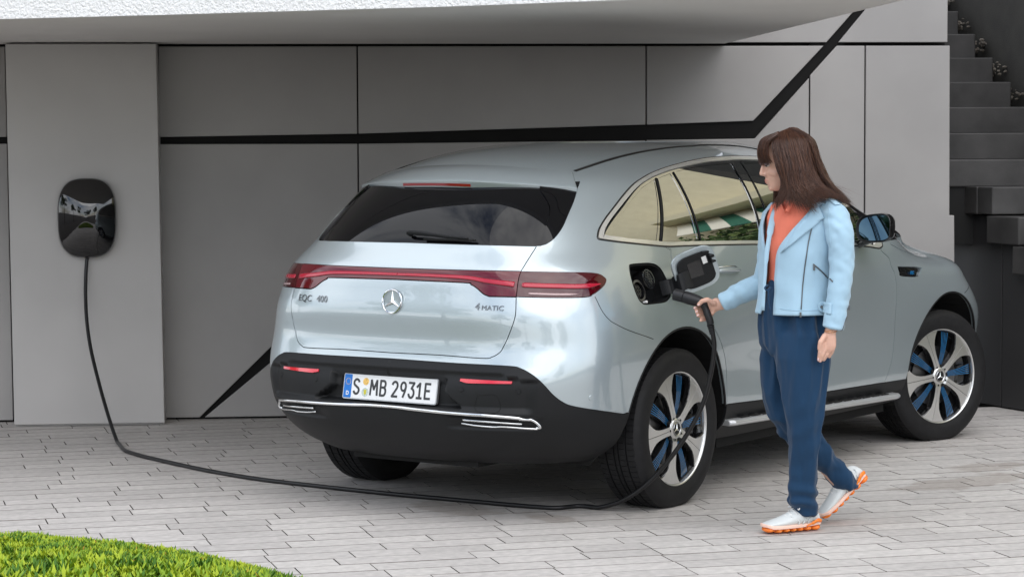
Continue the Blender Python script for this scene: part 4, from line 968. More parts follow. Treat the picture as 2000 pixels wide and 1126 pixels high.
def make_wheel():
    w_=empty('wheel')
    t=obj('tyre',tv,tf,M_rub,w_,True); t.modifiers.new('es','EDGE_SPLIT').split_angle=R(35)
    # barrel (dark) and bright flange; outer face is -y
    v,f=lathe([(.262,-.100),(.250,-.085),(.238,-.05),(.232,.06),(.258,.10)],64); obj('rim_barrel',v,f,M_rimB,w_,True)
    v,f=lathe([(.2605,-.096),(.2665,-.1035),(.2660,-.107),(.2620,-.1085),(.2560,-.106),(.2530,-.098),(.2525,-.088)],72); obj('rim_flange',v,f,M_rimS,w_,True)
    v,f=lathe([(.0,-.040),(.20,-.040),(.236,-.050)],48); obj('rim_back',v,f,M_rimB,w_)
    # brake disc
    v,f=lathe([(.06,-.045),(.06,-.050),(.165,-.050),(.165,-.045)],40); obj('brake_disc',v,f,mat('brake steel',(.25,.25,.26),.4,1) if 'brake steel' not in bpy.data.materials else bpy.data.materials['brake steel'],w_)
    face=lambda r:-.098+.010*math.cos(min(r/.26,1)*math.pi*.5)*0 -.004*math.sin(min(r/.26,1)*math.pi)+(.006 if r<.06 else 0)
    rs=[.040,.060,.09,.12,.15,.18,.205,.225,.242,.2555]; hw=[.024,.0215,.0205,.0215,.025,.033,.046,.061,.077,.093]
    def pol(r,t,y): return (r*math.sin(t),y,r*math.cos(t))
    for k in range(5):
        th=R(-24+72*k)          # mirrored x: outer face seen from -y
        v=[];f=[]; n=len(rs)
        for r,h in zip(rs,hw):
            y=face(r); rr_=r
            for off,dy in ((-h,.030),(-h,.004),(-h*.93,.0),(-.0016,.0),(-.0010,.0022),(.0010,.0022),(.0016,.0),(h*.93,.0),(h,.004),(h,.030)):
                if r>.25: dy=min(dy,.02)
                # keep outer end on the circle
                if r>.2: x=off; z=math.sqrt(max(r*r-off*off,0))
                else: x=off; z=r
                ct,st_=math.cos(th),math.sin(th); v.append((x*ct+z*st_,y+dy,-x*st_+z*ct))
        for i in range(n-1):
            for j in range(9): f.append((i*10+j,i*10+j+1,(i+1)*10+j+1,(i+1)*10+j))
        fm=[1 if (q%9) in (0,8,3,4,5) and not ((q//9)<3 and (q%9) in(3,4,5)) else 0 for q in range(len(f))]
        fm=[1 if (q%9) in (0,1,7,8,4) else 0 for q in range(len(f))]
        obj('spoke',v,f,None,w_,mats=[M_rimS,M_rimB],fm=fm)
        # black insert with blue lines
        th2=th+R(36); ct,st_=math.cos(th2),math.sin(th2)
        ri=[.058,.09,.13,.17,.21,.245]; wi_=[.015,.016,.018,.021,.026,.030]; v=[];f=[]
        for r,h in zip(ri,wi_):
            y=-.080-.010*math.sin((r-.05)/.2*math.pi)
            for x,dy in ((-h,.03),(-h,0),(h,0),(h,.03)): v.append((x*ct+r*st_,y+dy,-x*st_+r*ct))
        for i in range(5):
            for j in range(3): f.append((i*4+j,i*4+j+1,(i+1)*4+j+1,(i+1)*4+j))
        ins=obj('spoke_insert',v,f,M_rimB,w_)
        mb=MB()
        for q in (-.8,-.4,0,.4,.8):
            v=[];f=[]
            for r,h in zip(ri,wi_):
                y=-.0815-.010*math.sin((r-.05)/.2*math.pi); lw=.0007+.0008*(r/.25)
                for x in (q*h-lw,q*h+lw): v.append((x*ct+r*st_,y,-x*st_+r*ct))
            mb.add(v,[(2*i,2*i+1,2*i+3,2*i+2) for i in range(5)])
        mb.build('blue_lines',M_blue,w_)
        # black frame edge of the pocket
    v,f=lathe([(.050,-.090),(.046,-.100),(.034,-.103),(.032,-.100)],40); obj('hub_ring',v,f,M_rimS,w_,True)
    v,f=lathe([(0,-.101),(.033,-.101)],32); hc=obj('hub_cap',v,f,M_plast,w_)
    for k in range(5):
        a=R(-24+72*k); 
        mb=MB(); c_=(.052*math.sin(a),.052*math.cos(a)); mb.add([(c_[0]+.006*math.cos(t),-.0995,c_[1]+.006*math.sin(t)) for t in np.linspace(0,2*math.pi,10,endpoint=False)],[tuple(range(10))]); mb.build('bolt',M_black,w_)
        a=R(-24+72*k+36); mb=MB(); c_=(.056*math.sin(a),.056*math.cos(a)); mb.tube([(c_[0],-.07,c_[1]),(c_[0],-.094,c_[1])],.010,10); mb.build('bolt',M_black,w_)
    st_=MB()
    for k in range(3):
        a=2*math.pi*k/3; P=lambda a,r,y:(r*math.sin(a),y,r*math.cos(a))
        st_.add([(0,-.1055,0),P(a,.027,-.1025),P(a-math.pi/3,.0055,-.1025),P(a+math.pi/3,.0055,-.1025)],[(0,1,2),(0,3,1)])
    st_.tube([(.029*math.sin(t),-.1025,.029*math.cos(t)) for t in np.linspace(0,2*math.pi,33)],.0018,6,False)
    st_.build('hub_star',M_chrome2,w_)
    return w_
def copy_tree(o,parent=None):
    c=o.copy(); COL.objects.link(c); c.parent=parent
    for ch in [x for x in o.children]: copy_tree(ch,c)
    return c
wh=make_wheel()
ws=[wh]+[copy_tree(wh) for _ in range(3)]
for w_,(x,y,rz) in zip(ws,((0,-.807,0),(2.873,-.812,R(-20)),(0,.807,math.pi),(2.873,.812,math.pi-R(18)))):
    w_.location=(x,y,WR); w_.rotation_euler=(0,0,rz)
bpy.context.view_layer.update()
for w_ in ws: setp(w_,car)
# ------------------------------------------------------------------ the woman with the charging plug
from mathutils import noise as mnoise
from mathutils.bvhtree import BVHTree
PB=Vector((-.312,-1.7005,0)); PRZ=math.atan2(-.82193136,.56958655)
per=empty('person',PB,PRZ,'woman in pale blue jacket and navy trousers holding the charging plug','person')
PM=Matrix.Translation(PB)@Matrix.Rotation(PRZ,4,'Z')
M_skin=mat('skin',(.62,.375,.285),.48,0,.4,noise=(30,.06)); M_skin.node_tree.nodes['Principled BSDF'].inputs['Subsurface Weight'].default_value=.12; M_skin.node_tree.nodes['Principled BSDF'].inputs['Subsurface Radius'].default_value=(.02,.008,.005)
M_jack=mat('pale blue suede',(.35,.52,.645),.85,0,.2,noise=(9,.07,5),bump=(420,.15,.0015),sheen=.25)
M_lin=mat('jacket lining',(.05,.09,.16),.8)
M_coral=mat('coral blouse',(.80,.21,.135),.7,0,.3,bump=(500,.1,.001),noise=(12,.06)); M_navy=mat('navy cloth',(.010,.038,.086),.85,0,.2,sheen=.15,noise=(14,.05,3),bump=(700,.12,.001))
M_hair=mat('brown hair',(.060,.024,.014),.34,0,.6); M_hair2=mat('chestnut hair',(.105,.042,.021),.32,0,.6); M_hair3=mat('dark hair',(.038,.016,.010),.36,0,.55)
M_shoe=mat('white shoe',(.58,.61,.61),.55,bump=(300,.1,.001)); M_lace=mat('shoe lace',(.74,.74,.73),.7); M_or=mat('orange sole',(.95,.22,.02),.25,0,.5,.3); M_or.node_tree.nodes['Principled BSDF'].inputs['Subsurface Weight'].default_value=.3
M_pink=mat('pale midsole',(.82,.56,.46),.5); M_zip=mat('zip metal',(.16,.17,.18),.35,.9); M_gold=mat('bracelet',(.75,.42,.25),.2,1)
M_lip=mat('lips',(.52,.14,.12),.4); M_brow=mat('brow',(.03,.013,.008),.7); M_eye=mat('eye white',(.62,.60,.58),.2); M_iris=mat('iris',(.06,.08,.09),.1); M_shadow=mat('eyelid',(.30,.24,.27),.5); M_nail=mat('nail',(.78,.55,.55),.25)
def lp(o): o.parent=per; return o
def capsule(mb,pts,rad,seg=12,flat=1.0,up=(0,0,1)):
    """closed tapered chain with round ends"""
    P=[Vector(p) for p in pts]; rr=list(rad)
    d0=(P[0]-P[1]).normalized(); d1=(P[-1]-P[-2]).normalized()
    PP=[P[0]+d0*rr[0]*.85,P[0]+d0*rr[0]*.5]+P+[P[-1]+d1*rr[-1]*.5,P[-1]+d1*rr[-1]*.85]; RR=[rr[0]*.35,rr[0]*.8]+rr+[rr[-1]*.8,rr[-1]*.35]
    mb.tube(PP,RR,seg,True,flat,up)
def remesh(o,vox,it=4,fac=.5):
    m_=o.modifiers.new('rm','REMESH'); m_.mode='VOXEL'; m_.voxel_size=vox; m_.use_smooth_shade=True
    if it: s_=o.modifiers.new('sm','SMOOTH'); s_.factor=fac; s_.iterations=it
    bpy.context.view_layer.update(); me=bpy.data.meshes.new_from_object(o.evaluated_get(bpy.context.evaluated_depsgraph_get())); old=o.data; o.modifiers.clear(); o.data=me
    me.name=old.name
    return o
def displace(o,fn):
    me=o.data; n=len(me.vertices); co=np.empty(n*3); no=np.empty(n*3); me.vertices.foreach_get('co',co); me.vertices.foreach_get('normal',no); co=co.reshape(-1,3); no=no.reshape(-1,3)
    d=np.array([fn(Vector(c)) for c in co]); co=co+no*d[:,None]; me.vertices.foreach_set('co',co.ravel()); me.update()
# ---- body (one continuous skin mesh)
FW=np.array([-.755,-.656,0]); LF=np.array([.656,-.755,0])
def ring(c,a,b,n=28,ph=None):
    c=np.array(c); ph=np.linspace(0,2*math.pi,n,endpoint=False) if ph is None else ph
    return [tuple(c+FW*b*math.cos(t)+LF*a*math.sin(t)) for t in ph]
def loft(rings,caps=True):
    v=[];f=[]; n=len(rings[0])
    for r in rings: v+=r
    for i in range(len(rings)-1):
        for j in range(n): f.append((i*n+j,i*n+(j+1)%n,(i+1)*n+(j+1)%n,(i+1)*n+j))
    if caps: f+=[tuple(range(n)),tuple(range((len(rings)-1)*n,len(rings)*n))[::-1]]
    return v,f
HC=Vector((-0.078,0.050,1.579)); HS_=.945
hx=Vector((-.966,-.259,0)); hl=Vector((.259,-.966,0)); hz=Vector((0,0,1)); tl_=R(15)
hf=hx*math.cos(tl_)-hz*math.sin(tl_); hu=hx*math.sin(tl_)+hz*math.cos(tl_)
def hp(f_,l_,z_): return HC+(hf*f_+hl*l_+hu*z_)*HS_
hr=[(-.126,.058,-.002,.022),(-.118,.076,-.018,.034),(-.100,.083,-.042,.047),(-.080,.084,-.055,.054),(-.055,.085,-.070,.060),(-.030,.083,-.083,.066),(-.008,.079,-.090,.069),(.006,.077,-.093,.071),(.025,.086,-.096,.073),(.05,.083,-.097,.074),(.075,.070,-.088,.068),(.097,.045,-.066,.052),(.112,.012,-.035,.028)]
hring=[]
for z_,ff_,fb,hw_ in hr:
    c_=(ff_+fb)/2; e=(ff_-fb)/2; hring.append([tuple(hp(c_+e*math.copysign(abs(math.cos(t))**.92,math.cos(t)),hw_*math.copysign(abs(math.sin(t))**.9,math.sin(t)),z_)) for t in np.linspace(0,2*math.pi,32,endpoint=False)])
bm_=MB(); v,f=loft(hring); bm_.add(v,f)
capsule(bm_,[hp(.078,0,.012),hp(.090,0,-.010),hp(.101,0,-.033)],[.006,.0085,.0105],10); capsule(bm_,[hp(.090,-.011,-.040),hp(.090,.011,-.040)],[.008,.008],8)
capsule(bm_,[hp(.083,-.014,-.068),hp(.0885,0,-.067),hp(.083,.014,-.068)],[.0055,.0065,.0055],8); capsule(bm_,[hp(.081,-.012,-.078),hp(.0865,0,-.079),hp(.081,.012,-.078)],[.0055,.0068,.0055],8)
capsule(bm_,[hp(.070,-.008,-.108),hp(.074,.008,-.108)],[.013,.013],8)
for sd_ in (1,-1):
    capsule(bm_,[hp(-.01,.070*sd_,.012),hp(-.014,.074*sd_,-.008),hp(-.006,.071*sd_,-.030)],[.012,.012,.008],8,.5); capsule(bm_,[hp(.068,.030*sd_,-.034),hp(.050,.043*sd_,-.044)],[.015,.017],8)
capsule(bm_,[tuple(hp(-.03,0,-.05)),tuple(hp(-.035,0,-.12)),(-0.007,0.050,1.391)],[.05,.047,.055],16)
v,f=loft([ring((-0.003,0.050,1.408),.06,.05),ring((0.006,0.050,1.380),.120,.070),ring((0.002,0.050,1.304),.140,.092),ring((-0.004,0.050,1.194),.145,.10),ring((-0.008,0.050,1.074),.125,.092),ring((-0.012,0.050,0.954),.118,.09),ring((-0.012,0.050,0.866),.12,.088)]); bm_.add(v,f)
# legs
capsule(bm_,[(0.012,-0.020,0.850),(0.015,-0.040,0.611),(0.019,-0.045,0.525),(0.023,-0.020,0.302),(0.017,0.000,0.112)],[.075,.062,.054,.044,.036],14)
capsule(bm_,[(-0.037,0.120,0.838),(-0.049,0.120,0.595),(-0.038,0.120,0.479),(0.086,0.170,0.321),(0.202,0.205,0.186)],[.075,.062,.054,.044,.036],14)
# arms
capsule(bm_,[(0.134,-0.100,1.356),(0.163,-0.130,1.138),(0.138,-0.150,0.967),(0.112,-0.155,0.865)],[.036,.034,.030,.024],12)
capsule(bm_,[(-0.078,0.160,1.333),(-0.104,0.220,1.076),(-0.218,0.260,1.007),(-0.305,0.280,0.956)],[.036,.034,.030,.024],12)
# left hand, hanging relaxed
capsule(bm_,[(0.112,-0.155,0.869),(0.105,-0.160,0.839),(0.105,-0.163,0.805)],[.024,.031,.031],12,.55,(.3,1,0))
for P,r_ in ((((0.077,-0.175,0.815),(0.064,-0.182,0.783),(0.061,-0.172,0.748)),(.0100,.0092,.0078)),(((0.093,-0.168,0.805),(0.075,-0.176,0.772),(0.068,-0.165,0.743)),(.0102,.0094,.0080)),(((0.112,-0.158,0.802),(0.096,-0.164,0.769),(0.084,-0.155,0.748)),(.0098,.0090,.0078)),(((0.130,-0.148,0.808),(0.119,-0.152,0.778),(0.107,-0.146,0.758)),(.0088,.0080,.0070)),(((0.086,-0.172,0.851),(0.065,-0.186,0.824),(0.061,-0.184,0.796)),(.0125,.0108,.0085))):
    capsule(bm_,P,r_,10)
# right hand, closed round the handle
capsule(bm_,[(-0.299,0.275,0.952),(-0.327,0.285,0.952),(-0.347,0.292,0.942)],[.024,.030,.031],12,.62,(.2,1,.2))
hand_f=((((-0.354,0.285,0.965),(-0.378,0.318,0.943),(-0.410,0.312,0.937),(-0.423,0.288,0.935)),(.0105,.0100,.0095,.0085)),(((-0.350,0.285,0.947),(-0.374,0.318,0.920),(-0.404,0.308,0.919),(-0.416,0.284,0.918)),(.0105,.0100,.0096,.0086)),(((-0.347,0.285,0.929),(-0.367,0.316,0.900),(-0.397,0.304,0.901),(-0.410,0.282,0.903)),(.0100,.0096,.0092,.0084)),(((-0.345,0.284,0.914),(-0.361,0.310,0.886),(-0.386,0.302,0.882),(-0.398,0.284,0.881)),(.0090,.0086,.0082,.0075)),(((-0.343,0.262,0.958),(-0.373,0.240,0.976),(-0.396,0.240,0.969),(-0.410,0.246,0.953)),(.0135,.0118,.0108,.0092)))
for P,r_ in hand_f: capsule(bm_,P,r_,10)
body_o=lp(remesh(bm_.build('body',M_skin,None,True),.0042,3,.5))
# face details
def small(name,pts,rad,m,flat=1.0,par=body_o):
    mb=MB(); capsule(mb,pts,rad,8,flat); o=mb.build(name,m,None,True); o.parent=par; return o
for sd_ in (1,-1):
    small('eyebrow',[hp(.0875,.016*sd_,.026),hp(.084,.032*sd_,.031),hp(.073,.047*sd_,.026)],[.0028,.0032,.0018],M_brow)
    small('eye',[hp(.0745,.026*sd_,.0025),hp(.0725,.034*sd_,.0025)],[.0085,.0085],M_eye); small('iris',[hp(.0815,.028*sd_,-.002),hp(.0800,.031*sd_,-.002)],[.0038,.0038],M_iris)
    small('eyelid',[hp(.0795,.018*sd_,.006),hp(.0815,.028*sd_,.0085),hp(.0755,.041*sd_,.0055)],[.0042,.0062,.0042],M_shadow,.8); small('eyelash',[hp(.0825,.019*sd_,.000),hp(.0860,.029*sd_,.0015),hp(.0775,.043*sd_,.0015)],[.0010,.0017,.0010],M_brow)
small('lip',[hp(.0845,-.015,-.0675),hp(.0915,0,-.0660),hp(.0845,.015,-.0675)],[.0025,.0040,.0025],M_lip,.7); small('lip',[hp(.0835,-.013,-.0745),hp(.0900,0,-.0760),hp(.0835,.013,-.0745)],[.0028,.0048,.0028],M_lip,.8)
for P in ((0.058,-0.181,0.749),(0.067,-0.173,0.744)): small('fingernail',[Vector(P),Vector(P)+Vector((.0,0,.006))],[.0042,.0045],M_nail,.6)
for P in ((-0.426,0.283,0.935),(-0.418,0.279,0.919),(-0.413,0.277,0.903),(-0.412,0.238,0.952)): small('fingernail',[Vector(P),Vector(P)+Vector((.004,0,.003))],[.0046,.0048],M_nail,.6)
for k in range(2):
    c_=Vector((0.112,-0.155,0.871))+Vector((0,0,.006*k)); mb=MB(); mb.tube([c_+Vector((math.cos(t)*.027,math.sin(t)*.025,.006*math.sin(t+k))) for t in np.linspace(0,2*math.pi,25)],.0018,6,False); lp(mb.build('bracelet',M_gold,None,True))
# ---- blouse
def fold(amp,fx=9,fz=9):
    return lambda p: amp*(mnoise.noise(Vector((p.x*fx,p.y*fx,p.z*fz)))+.5*mnoise.noise(Vector((p.x*fx*2.3+5,p.y*fx*2.3,p.z*fz*2.3))))
sr=[((-0.015,0.040,1.415),.066,.060),((0.001,0.045,1.387),.140,.088),((-0.003,0.048,1.337),.158,.108),((-0.007,0.050,1.238),.156,.112),((-0.009,0.050,1.129),.142,.108),((-0.013,0.050,1.050),.138,.106)]
v,f=loft([ring(*a) for a in sr]); bl=obj('blouse',v,f,M_coral,None,True); bl=lp(remesh(bl,.006,2)); displace(bl,lambda p:.0045*mnoise.noise(Vector((p.x*34,p.y*34,p.z*10)))+.003*mnoise.noise(Vector((p.x*12,p.y*12,p.z*12))))
for sd_,P in ((1,[(-0.008,-0.030,1.430),(-0.029,-0.062,1.412),(-0.050,-0.075,1.391),(-0.063,-0.078,1.367)]),(-1,[(-0.064,0.050,1.417),(-0.074,-0.000,1.399),(-0.075,-0.030,1.381),(-0.067,-0.050,1.366)])):
    mb=MB(); mb.tube(smooth_path(P,5),[.010]*6+[.012]*5+[.011]*5,8,True,.35,(.6,.6,.4)); o=mb.build('blouse_collar',M_coral,None,True); o.parent=bl
# ---- trousers
tb_=MB()
v,f=loft([ring((-0.017,0.050,1.068),.128,.100),ring((-0.017,0.050,1.037),.134,.106),ring((-0.017,0.050,0.954),.150,.122),ring((-0.014,0.050,0.866),.162,.130),ring((-0.012,0.050,0.796),.160,.128),ring((-0.012,0.050,0.756),.14,.11)]); tb_.add(v,f)
def leg(P):
    n=26; rs=[]
    for (c_,a,b) in P: rs.append([(c_[0]+a*math.cos(t),c_[1]+b*math.sin(t),c_[2]) for t in np.linspace(0,2*math.pi,n,endpoint=False)])
    v,f=loft(rs); tb_.add(v,[q[::-1] for q in f])
leg([((-0.002,0.010,0.956),.050,.045),((0.004,0.000,0.909),.090,.080),((0.009,-0.012,0.845),.112,.100),((0.014,-0.030,0.746),.118,.105),((0.017,-0.040,0.644),.101,.096),((0.017,-0.045,0.542),.087,.087),((0.018,-0.040,0.426),.074,.078),((0.024,-0.025,0.292),.063,.068),((0.020,-0.012,0.196),.066,.068),((0.017,-0.004,0.135),.067,.068),((0.031,0.004,0.096),.060,.062),((0.038,0.008,0.071),.052,.058)])
leg([((-0.029,0.100,0.950),.050,.045),((-0.032,0.110,0.901),.085,.080),((-0.039,0.120,0.834),.102,.096),((-0.054,0.120,0.728),.102,.100),((-0.052,0.120,0.617),.094,.092),((-0.040,0.120,0.517),.090,.088),((-0.006,0.128,0.434),.088,.080),((0.054,0.150,0.357),.082,.072),((0.120,0.175,0.287),.070,.065),((0.169,0.195,0.239),.066,.060),((0.198,0.207,0.203),.060,.058),((0.224,0.217,0.177),.054,.056),((0.238,0.222,0.156),.048,.052)])
tr_=lp(remesh(tb_.build('trousers',M_navy,None,True),.0065,5,.5))
def tfold(p):
    z=p.z; k=math.exp(-((z-.95)/.18)**2); d=.007*math.sin(p.x*95+p.y*40+2*mnoise.noise(p*6))*k
    d+=0.017*(.5-abs(mnoise.noise(Vector((p.x*15,p.y*15,z*1.8)))*2))*.8+.005*mnoise.noise(Vector((p.x*17+9,p.y*17,z*2.6)))+.005*mnoise.noise(Vector((p.x*40,p.y*40,z*9)))
    lo=max(0,1-abs(z-.15)/.12); d+=.007*lo*math.sin(z*70+p.x*30+6*mnoise.noise(p*7))
    kn=max(0,1-abs(z-.42)/.2)*(1 if p.y>.06 else .4); d+=.006*kn*math.sin(z*60-p.x*40)
    return d
displace(tr_,tfold)
# waist ties
mb=MB(); mb.tube(smooth_path([(-0.144,-0.075,1.058),(-0.156,-0.085,1.046),(-0.145,-0.088,1.035),(-0.132,-0.085,1.050)],5),.004,6); mb.tube(smooth_path([(-0.143,-0.088,1.044),(-0.141,-0.092,0.997),(-0.135,-0.095,0.952)],5),.0035,6); o=mb.build('waist_tie',M_navy,None,True); o.parent=tr_
# ---- jacket
jr=[ # centre, a, b, near-edge angle, far-edge angle (deg from chest direction)
 ((0.002,0.055,1.421),.082,.078,62,-62),((0.013,0.052,1.406),.118,.092,56,-56),((0.015,0.050,1.387),.150,.108,50,-50),((0.008,0.050,1.356),.172,.122,42,-44),((0.002,0.050,1.304),.182,.132,28,-36),((-0.005,0.050,1.238),.182,.138,12,-27),((-0.007,0.050,1.184),.178,.140,3,-21),((-0.009,0.050,1.107),.172,.140,1,-20),((-0.011,0.050,1.030),.170,.142,2,-21),((-0.015,0.050,0.971),.172,.146,3,-22),((-0.017,0.050,0.930),.175,.150,4,-23)]
nj=56; rows=[]
JR=np.array([[*c_,a,b,n1,n2] for c_,a,b,n1,n2 in jr])
fz_=spl(np.arange(len(jr)),JR)
for t in np.linspace(0,len(jr)-1,44):
    x,y,z,a,b,n1,n2=fz_(t); ph=np.linspace(R(n1),2*math.pi+R(n2),nj); rows.append(ring((x,y,z),a,b,ph=ph))
v=[];f=[]
for r_ in rows: v+=r_
for i in range(len(rows)-1):
    for j in range(nj-1): f.append((i*nj+j,(i+1)*nj+j,(i+1)*nj+j+1,i*nj+j+1))
jk=obj('jacket',v,f,M_jack,None,True)
displace(jk,lambda p:.009*mnoise.noise(Vector((p.x*11,p.y*11,p.z*7)))+.006*mnoise.noise(Vector((p.x*26,p.y*26,p.z*15))))
# outward normals then thickness
cc=Vector((-0.007,0.050,1.194)); me=jk.data; pz=me.polygons[len(me.polygons)//2]
if (pz.center-Vector((cc.x,cc.y,pz.center.z))).dot(pz.normal)<0: me.flip_normals()
so_=jk.modifiers.new('solid','SOLIDIFY'); so_.thickness=.007; so_.offset=-1; jk.data.materials.append(M_lin); so_.material_offset=1; so_.material_offset_rim=0
lp(jk)
def sleeve(name,P,rad,fz=1):
    pts=smooth_path(P,7); n=len(pts); tt=np.linspace(0,len(P)-1,n); rr_=np.interp(tt,range(len(P)),rad)
    mb=MB(); mb.tube(pts,list(rr_),26,True); k=26
    # open the cuff: pull the last cap inside
    o=mb.build(name,M_jack,None,True); s_=o.modifiers.new('ss','SUBSURF'); s_.levels=1; s_.render_levels=1
    bpy.context.view_layer.update(); me=bpy.data.meshes.new_from_object(o.evaluated_get(bpy.context.evaluated_depsgraph_get())); o.modifiers.clear(); o.data=me
    displace(o,lambda p: 0.004*fz*mnoise.noise(Vector((p.x*13,p.y*13,p.z*13)))+.004*fz*mnoise.noise(Vector((p.x*30,p.y*30,p.z*34)))+.0028*fz*math.sin(p.z*85+p.x*50+9*mnoise.noise(p*6))*(.35+.65*max(0,mnoise.noise(p*5+Vector((3,1,2))))))
    o.parent=jk; return o
sl1=sleeve('sleeve',[(0.102,-0.050,1.376),(0.136,-0.085,1.351),(0.153,-0.110,1.288),(0.160,-0.122,1.202),(0.159,-0.132,1.117),(0.149,-0.142,1.031),(0.136,-0.150,0.946),(0.122,-0.155,0.875)],[.048,.058,.059,.055,.051,.049,.047,.046])
sl2=sleeve('sleeve',[(-0.055,0.130,1.363),(-0.083,0.155,1.333),(-0.098,0.180,1.233),(-0.106,0.205,1.121),(-0.132,0.225,1.049),(-0.193,0.245,1.019),(-0.257,0.265,0.986),(-0.305,0.278,0.959)],[.050,.062,.062,.058,.055,.050,.044,.040])
dg=bpy.context.evaluated_depsgraph_get()
bv_=[BVHTree.FromPolygons([tuple(p.co) for p in o.data.vertices],[tuple(p.vertices) for p in o.data.polygons]) for o in (jk,sl1)]
def onj(p,off=.003):
    """nearest cloth surface met when coming from the front of the jacket"""
    best=None
    for b in bv_:
        h=b.ray_cast(Vector((p[0],-2,p[2])),Vector((0,1,0)))
        if h[0] is not None and (best is None or h[0].y<best[0].y): best=h
    if best is None: return Vector(p)
    return best[0]+Vector((0,-off,0))
def seamline(name,P,r_,m,off=.002):
    pts=[onj(q,off) for q in smooth_path(P,6)]; mb=MB(); mb.tube(pts,r_,6); o=mb.build(name,m,None,True); o.parent=jk; return o
seamline('zip',[(0.039,0.000,1.305),(0.024,0.000,1.240),(0.014,0.000,1.175),(0.003,0.000,1.077),(-0.007,0.000,0.957)],.0028,M_zip)
seamline('pocket_zip',[(0.044,0.000,1.147),(0.066,0.000,1.129),(0.092,0.000,1.105),(0.118,0.000,1.077)],.0034,M_zip)
seamline('sleeve_zip',[(0.188,0.000,0.978),(0.180,0.000,0.943),(0.167,0.000,0.902),(0.154,0.000,0.867)],.0028,M_zip)
seamline('seam',[(0.108,0.000,1.383),(0.104,0.000,1.338),(0.107,0.000,1.283),(0.111,0.000,1.218)],.0016,M_jack,.0005)
seamline('hem_seam',[(-0.092,0.000,0.958),(-0.036,0.000,0.953),(0.040,0.000,0.953),(0.097,0.000,0.957)],.0014,M_jack,.001)
for P in ((0.048,0.000,1.138),(-0.010,0.000,0.942),(0.188,0.000,0.974)):
    q=onj(P,.006); mb=MB(); mb.box((q.x-.004,q.y-.003,q.z-.018),(q.x+.004,q.y+.003,q.z+.004)); o=bevel(mb.build('zip_pull',M_zip),.001); o.parent=jk
def patch(name,P,m,off,th,sub=5):
    """cloth patch laid over the jacket: outline given in the jacket's front view"""
    P=[Vector(p) for p in P]; c_=sum(P,Vector())/len(P); v=[];f=[]; n=len(P)
    out=[]
    for i in range(n):
        for k in range(sub): out.append(P[i]+(P[(i+1)%n]-P[i])*k/sub)
    N_=len(out); rings=[[onj(c_+(q-c_)*s_,off) for q in out] for s_ in (1,.7,.4)]
    v=[q+Vector((0,th,0)) for q in rings[0]]+rings[0]+rings[1]+rings[2]+[onj(c_,off)]
    for r_ in range(3):
        for i in range(N_): f.append((r_*N_+i,r_*N_+(i+1)%N_,(r_+1)*N_+(i+1)%N_,(r_+1)*N_+i))
    for i in range(N_): f.append((3*N_+i,3*N_+(i+1)%N_,4*N_))
    o=obj(name,v,f,m,None,True); o.parent=jk; return o
patch('lapel',[(0.022,0.000,1.397),(0.065,0.000,1.399),(0.087,0.000,1.340),(0.046,0.000,1.305),(-0.008,0.000,1.262),(-0.089,-0.000,1.193),(-0.035,0.000,1.280)],M_jack,.010,.008)
patch('collar',[(0.028,0.000,1.427),(0.065,0.000,1.433),(0.108,-0.000,1.418),(0.095,0.000,1.399),(0.056,0.000,1.388),(0.030,0.000,1.397)],M_jack,.010,.009)
patch('shoulder_strap',[(0.108,-0.000,1.418),(0.169,-0.000,1.418),(0.180,0.000,1.398),(0.130,0.000,1.396)],M_jack,.007,.006)
patch('belt_tab',[(0.066,0.000,0.979),(0.079,0.000,0.990),(0.112,0.000,0.987),(0.110,0.000,0.941),(0.080,-0.000,0.942),(0.067,0.000,0.955)],M_jack,.006,.005)
for P in ((0.078,0.000,1.340),(0.102,0.000,1.416),(0.082,0.000,0.966),(-0.122,0.000,1.350)):
    q=onj(P,.010); mb=MB(); mb.add([(q.x+.0055*math.cos(t),q.y-.003,q.z+.0055*math.sin(t)) for t in np.linspace(0,2*math.pi,14,endpoint=False)]+[(q.x+.007*math.cos(t),q.y+.003,q.z+.007*math.sin(t)) for t in np.linspace(0,2*math.pi,14,endpoint=False)],[tuple(range(14))]+[(i,(i+1)%14,14+(i+1)%14,14+i) for i in range(14)]); o=mb.build('snap_button',M_zip); o.parent=jk
# far lapel edge
mb=MB(); mb.tube(smooth_path([(-0.087,0.060,1.391),(-0.111,0.020,1.338),(-0.129,-0.010,1.263),(-0.144,-0.030,1.177),(-0.153,-0.040,1.069),(-0.160,-0.045,0.948)],6),[.014]*12+[.010]*8+[.007]*11,10,True,.35,(.3,.9,0)); o=mb.build('lapel',M_jack,None,True); o.parent=jk
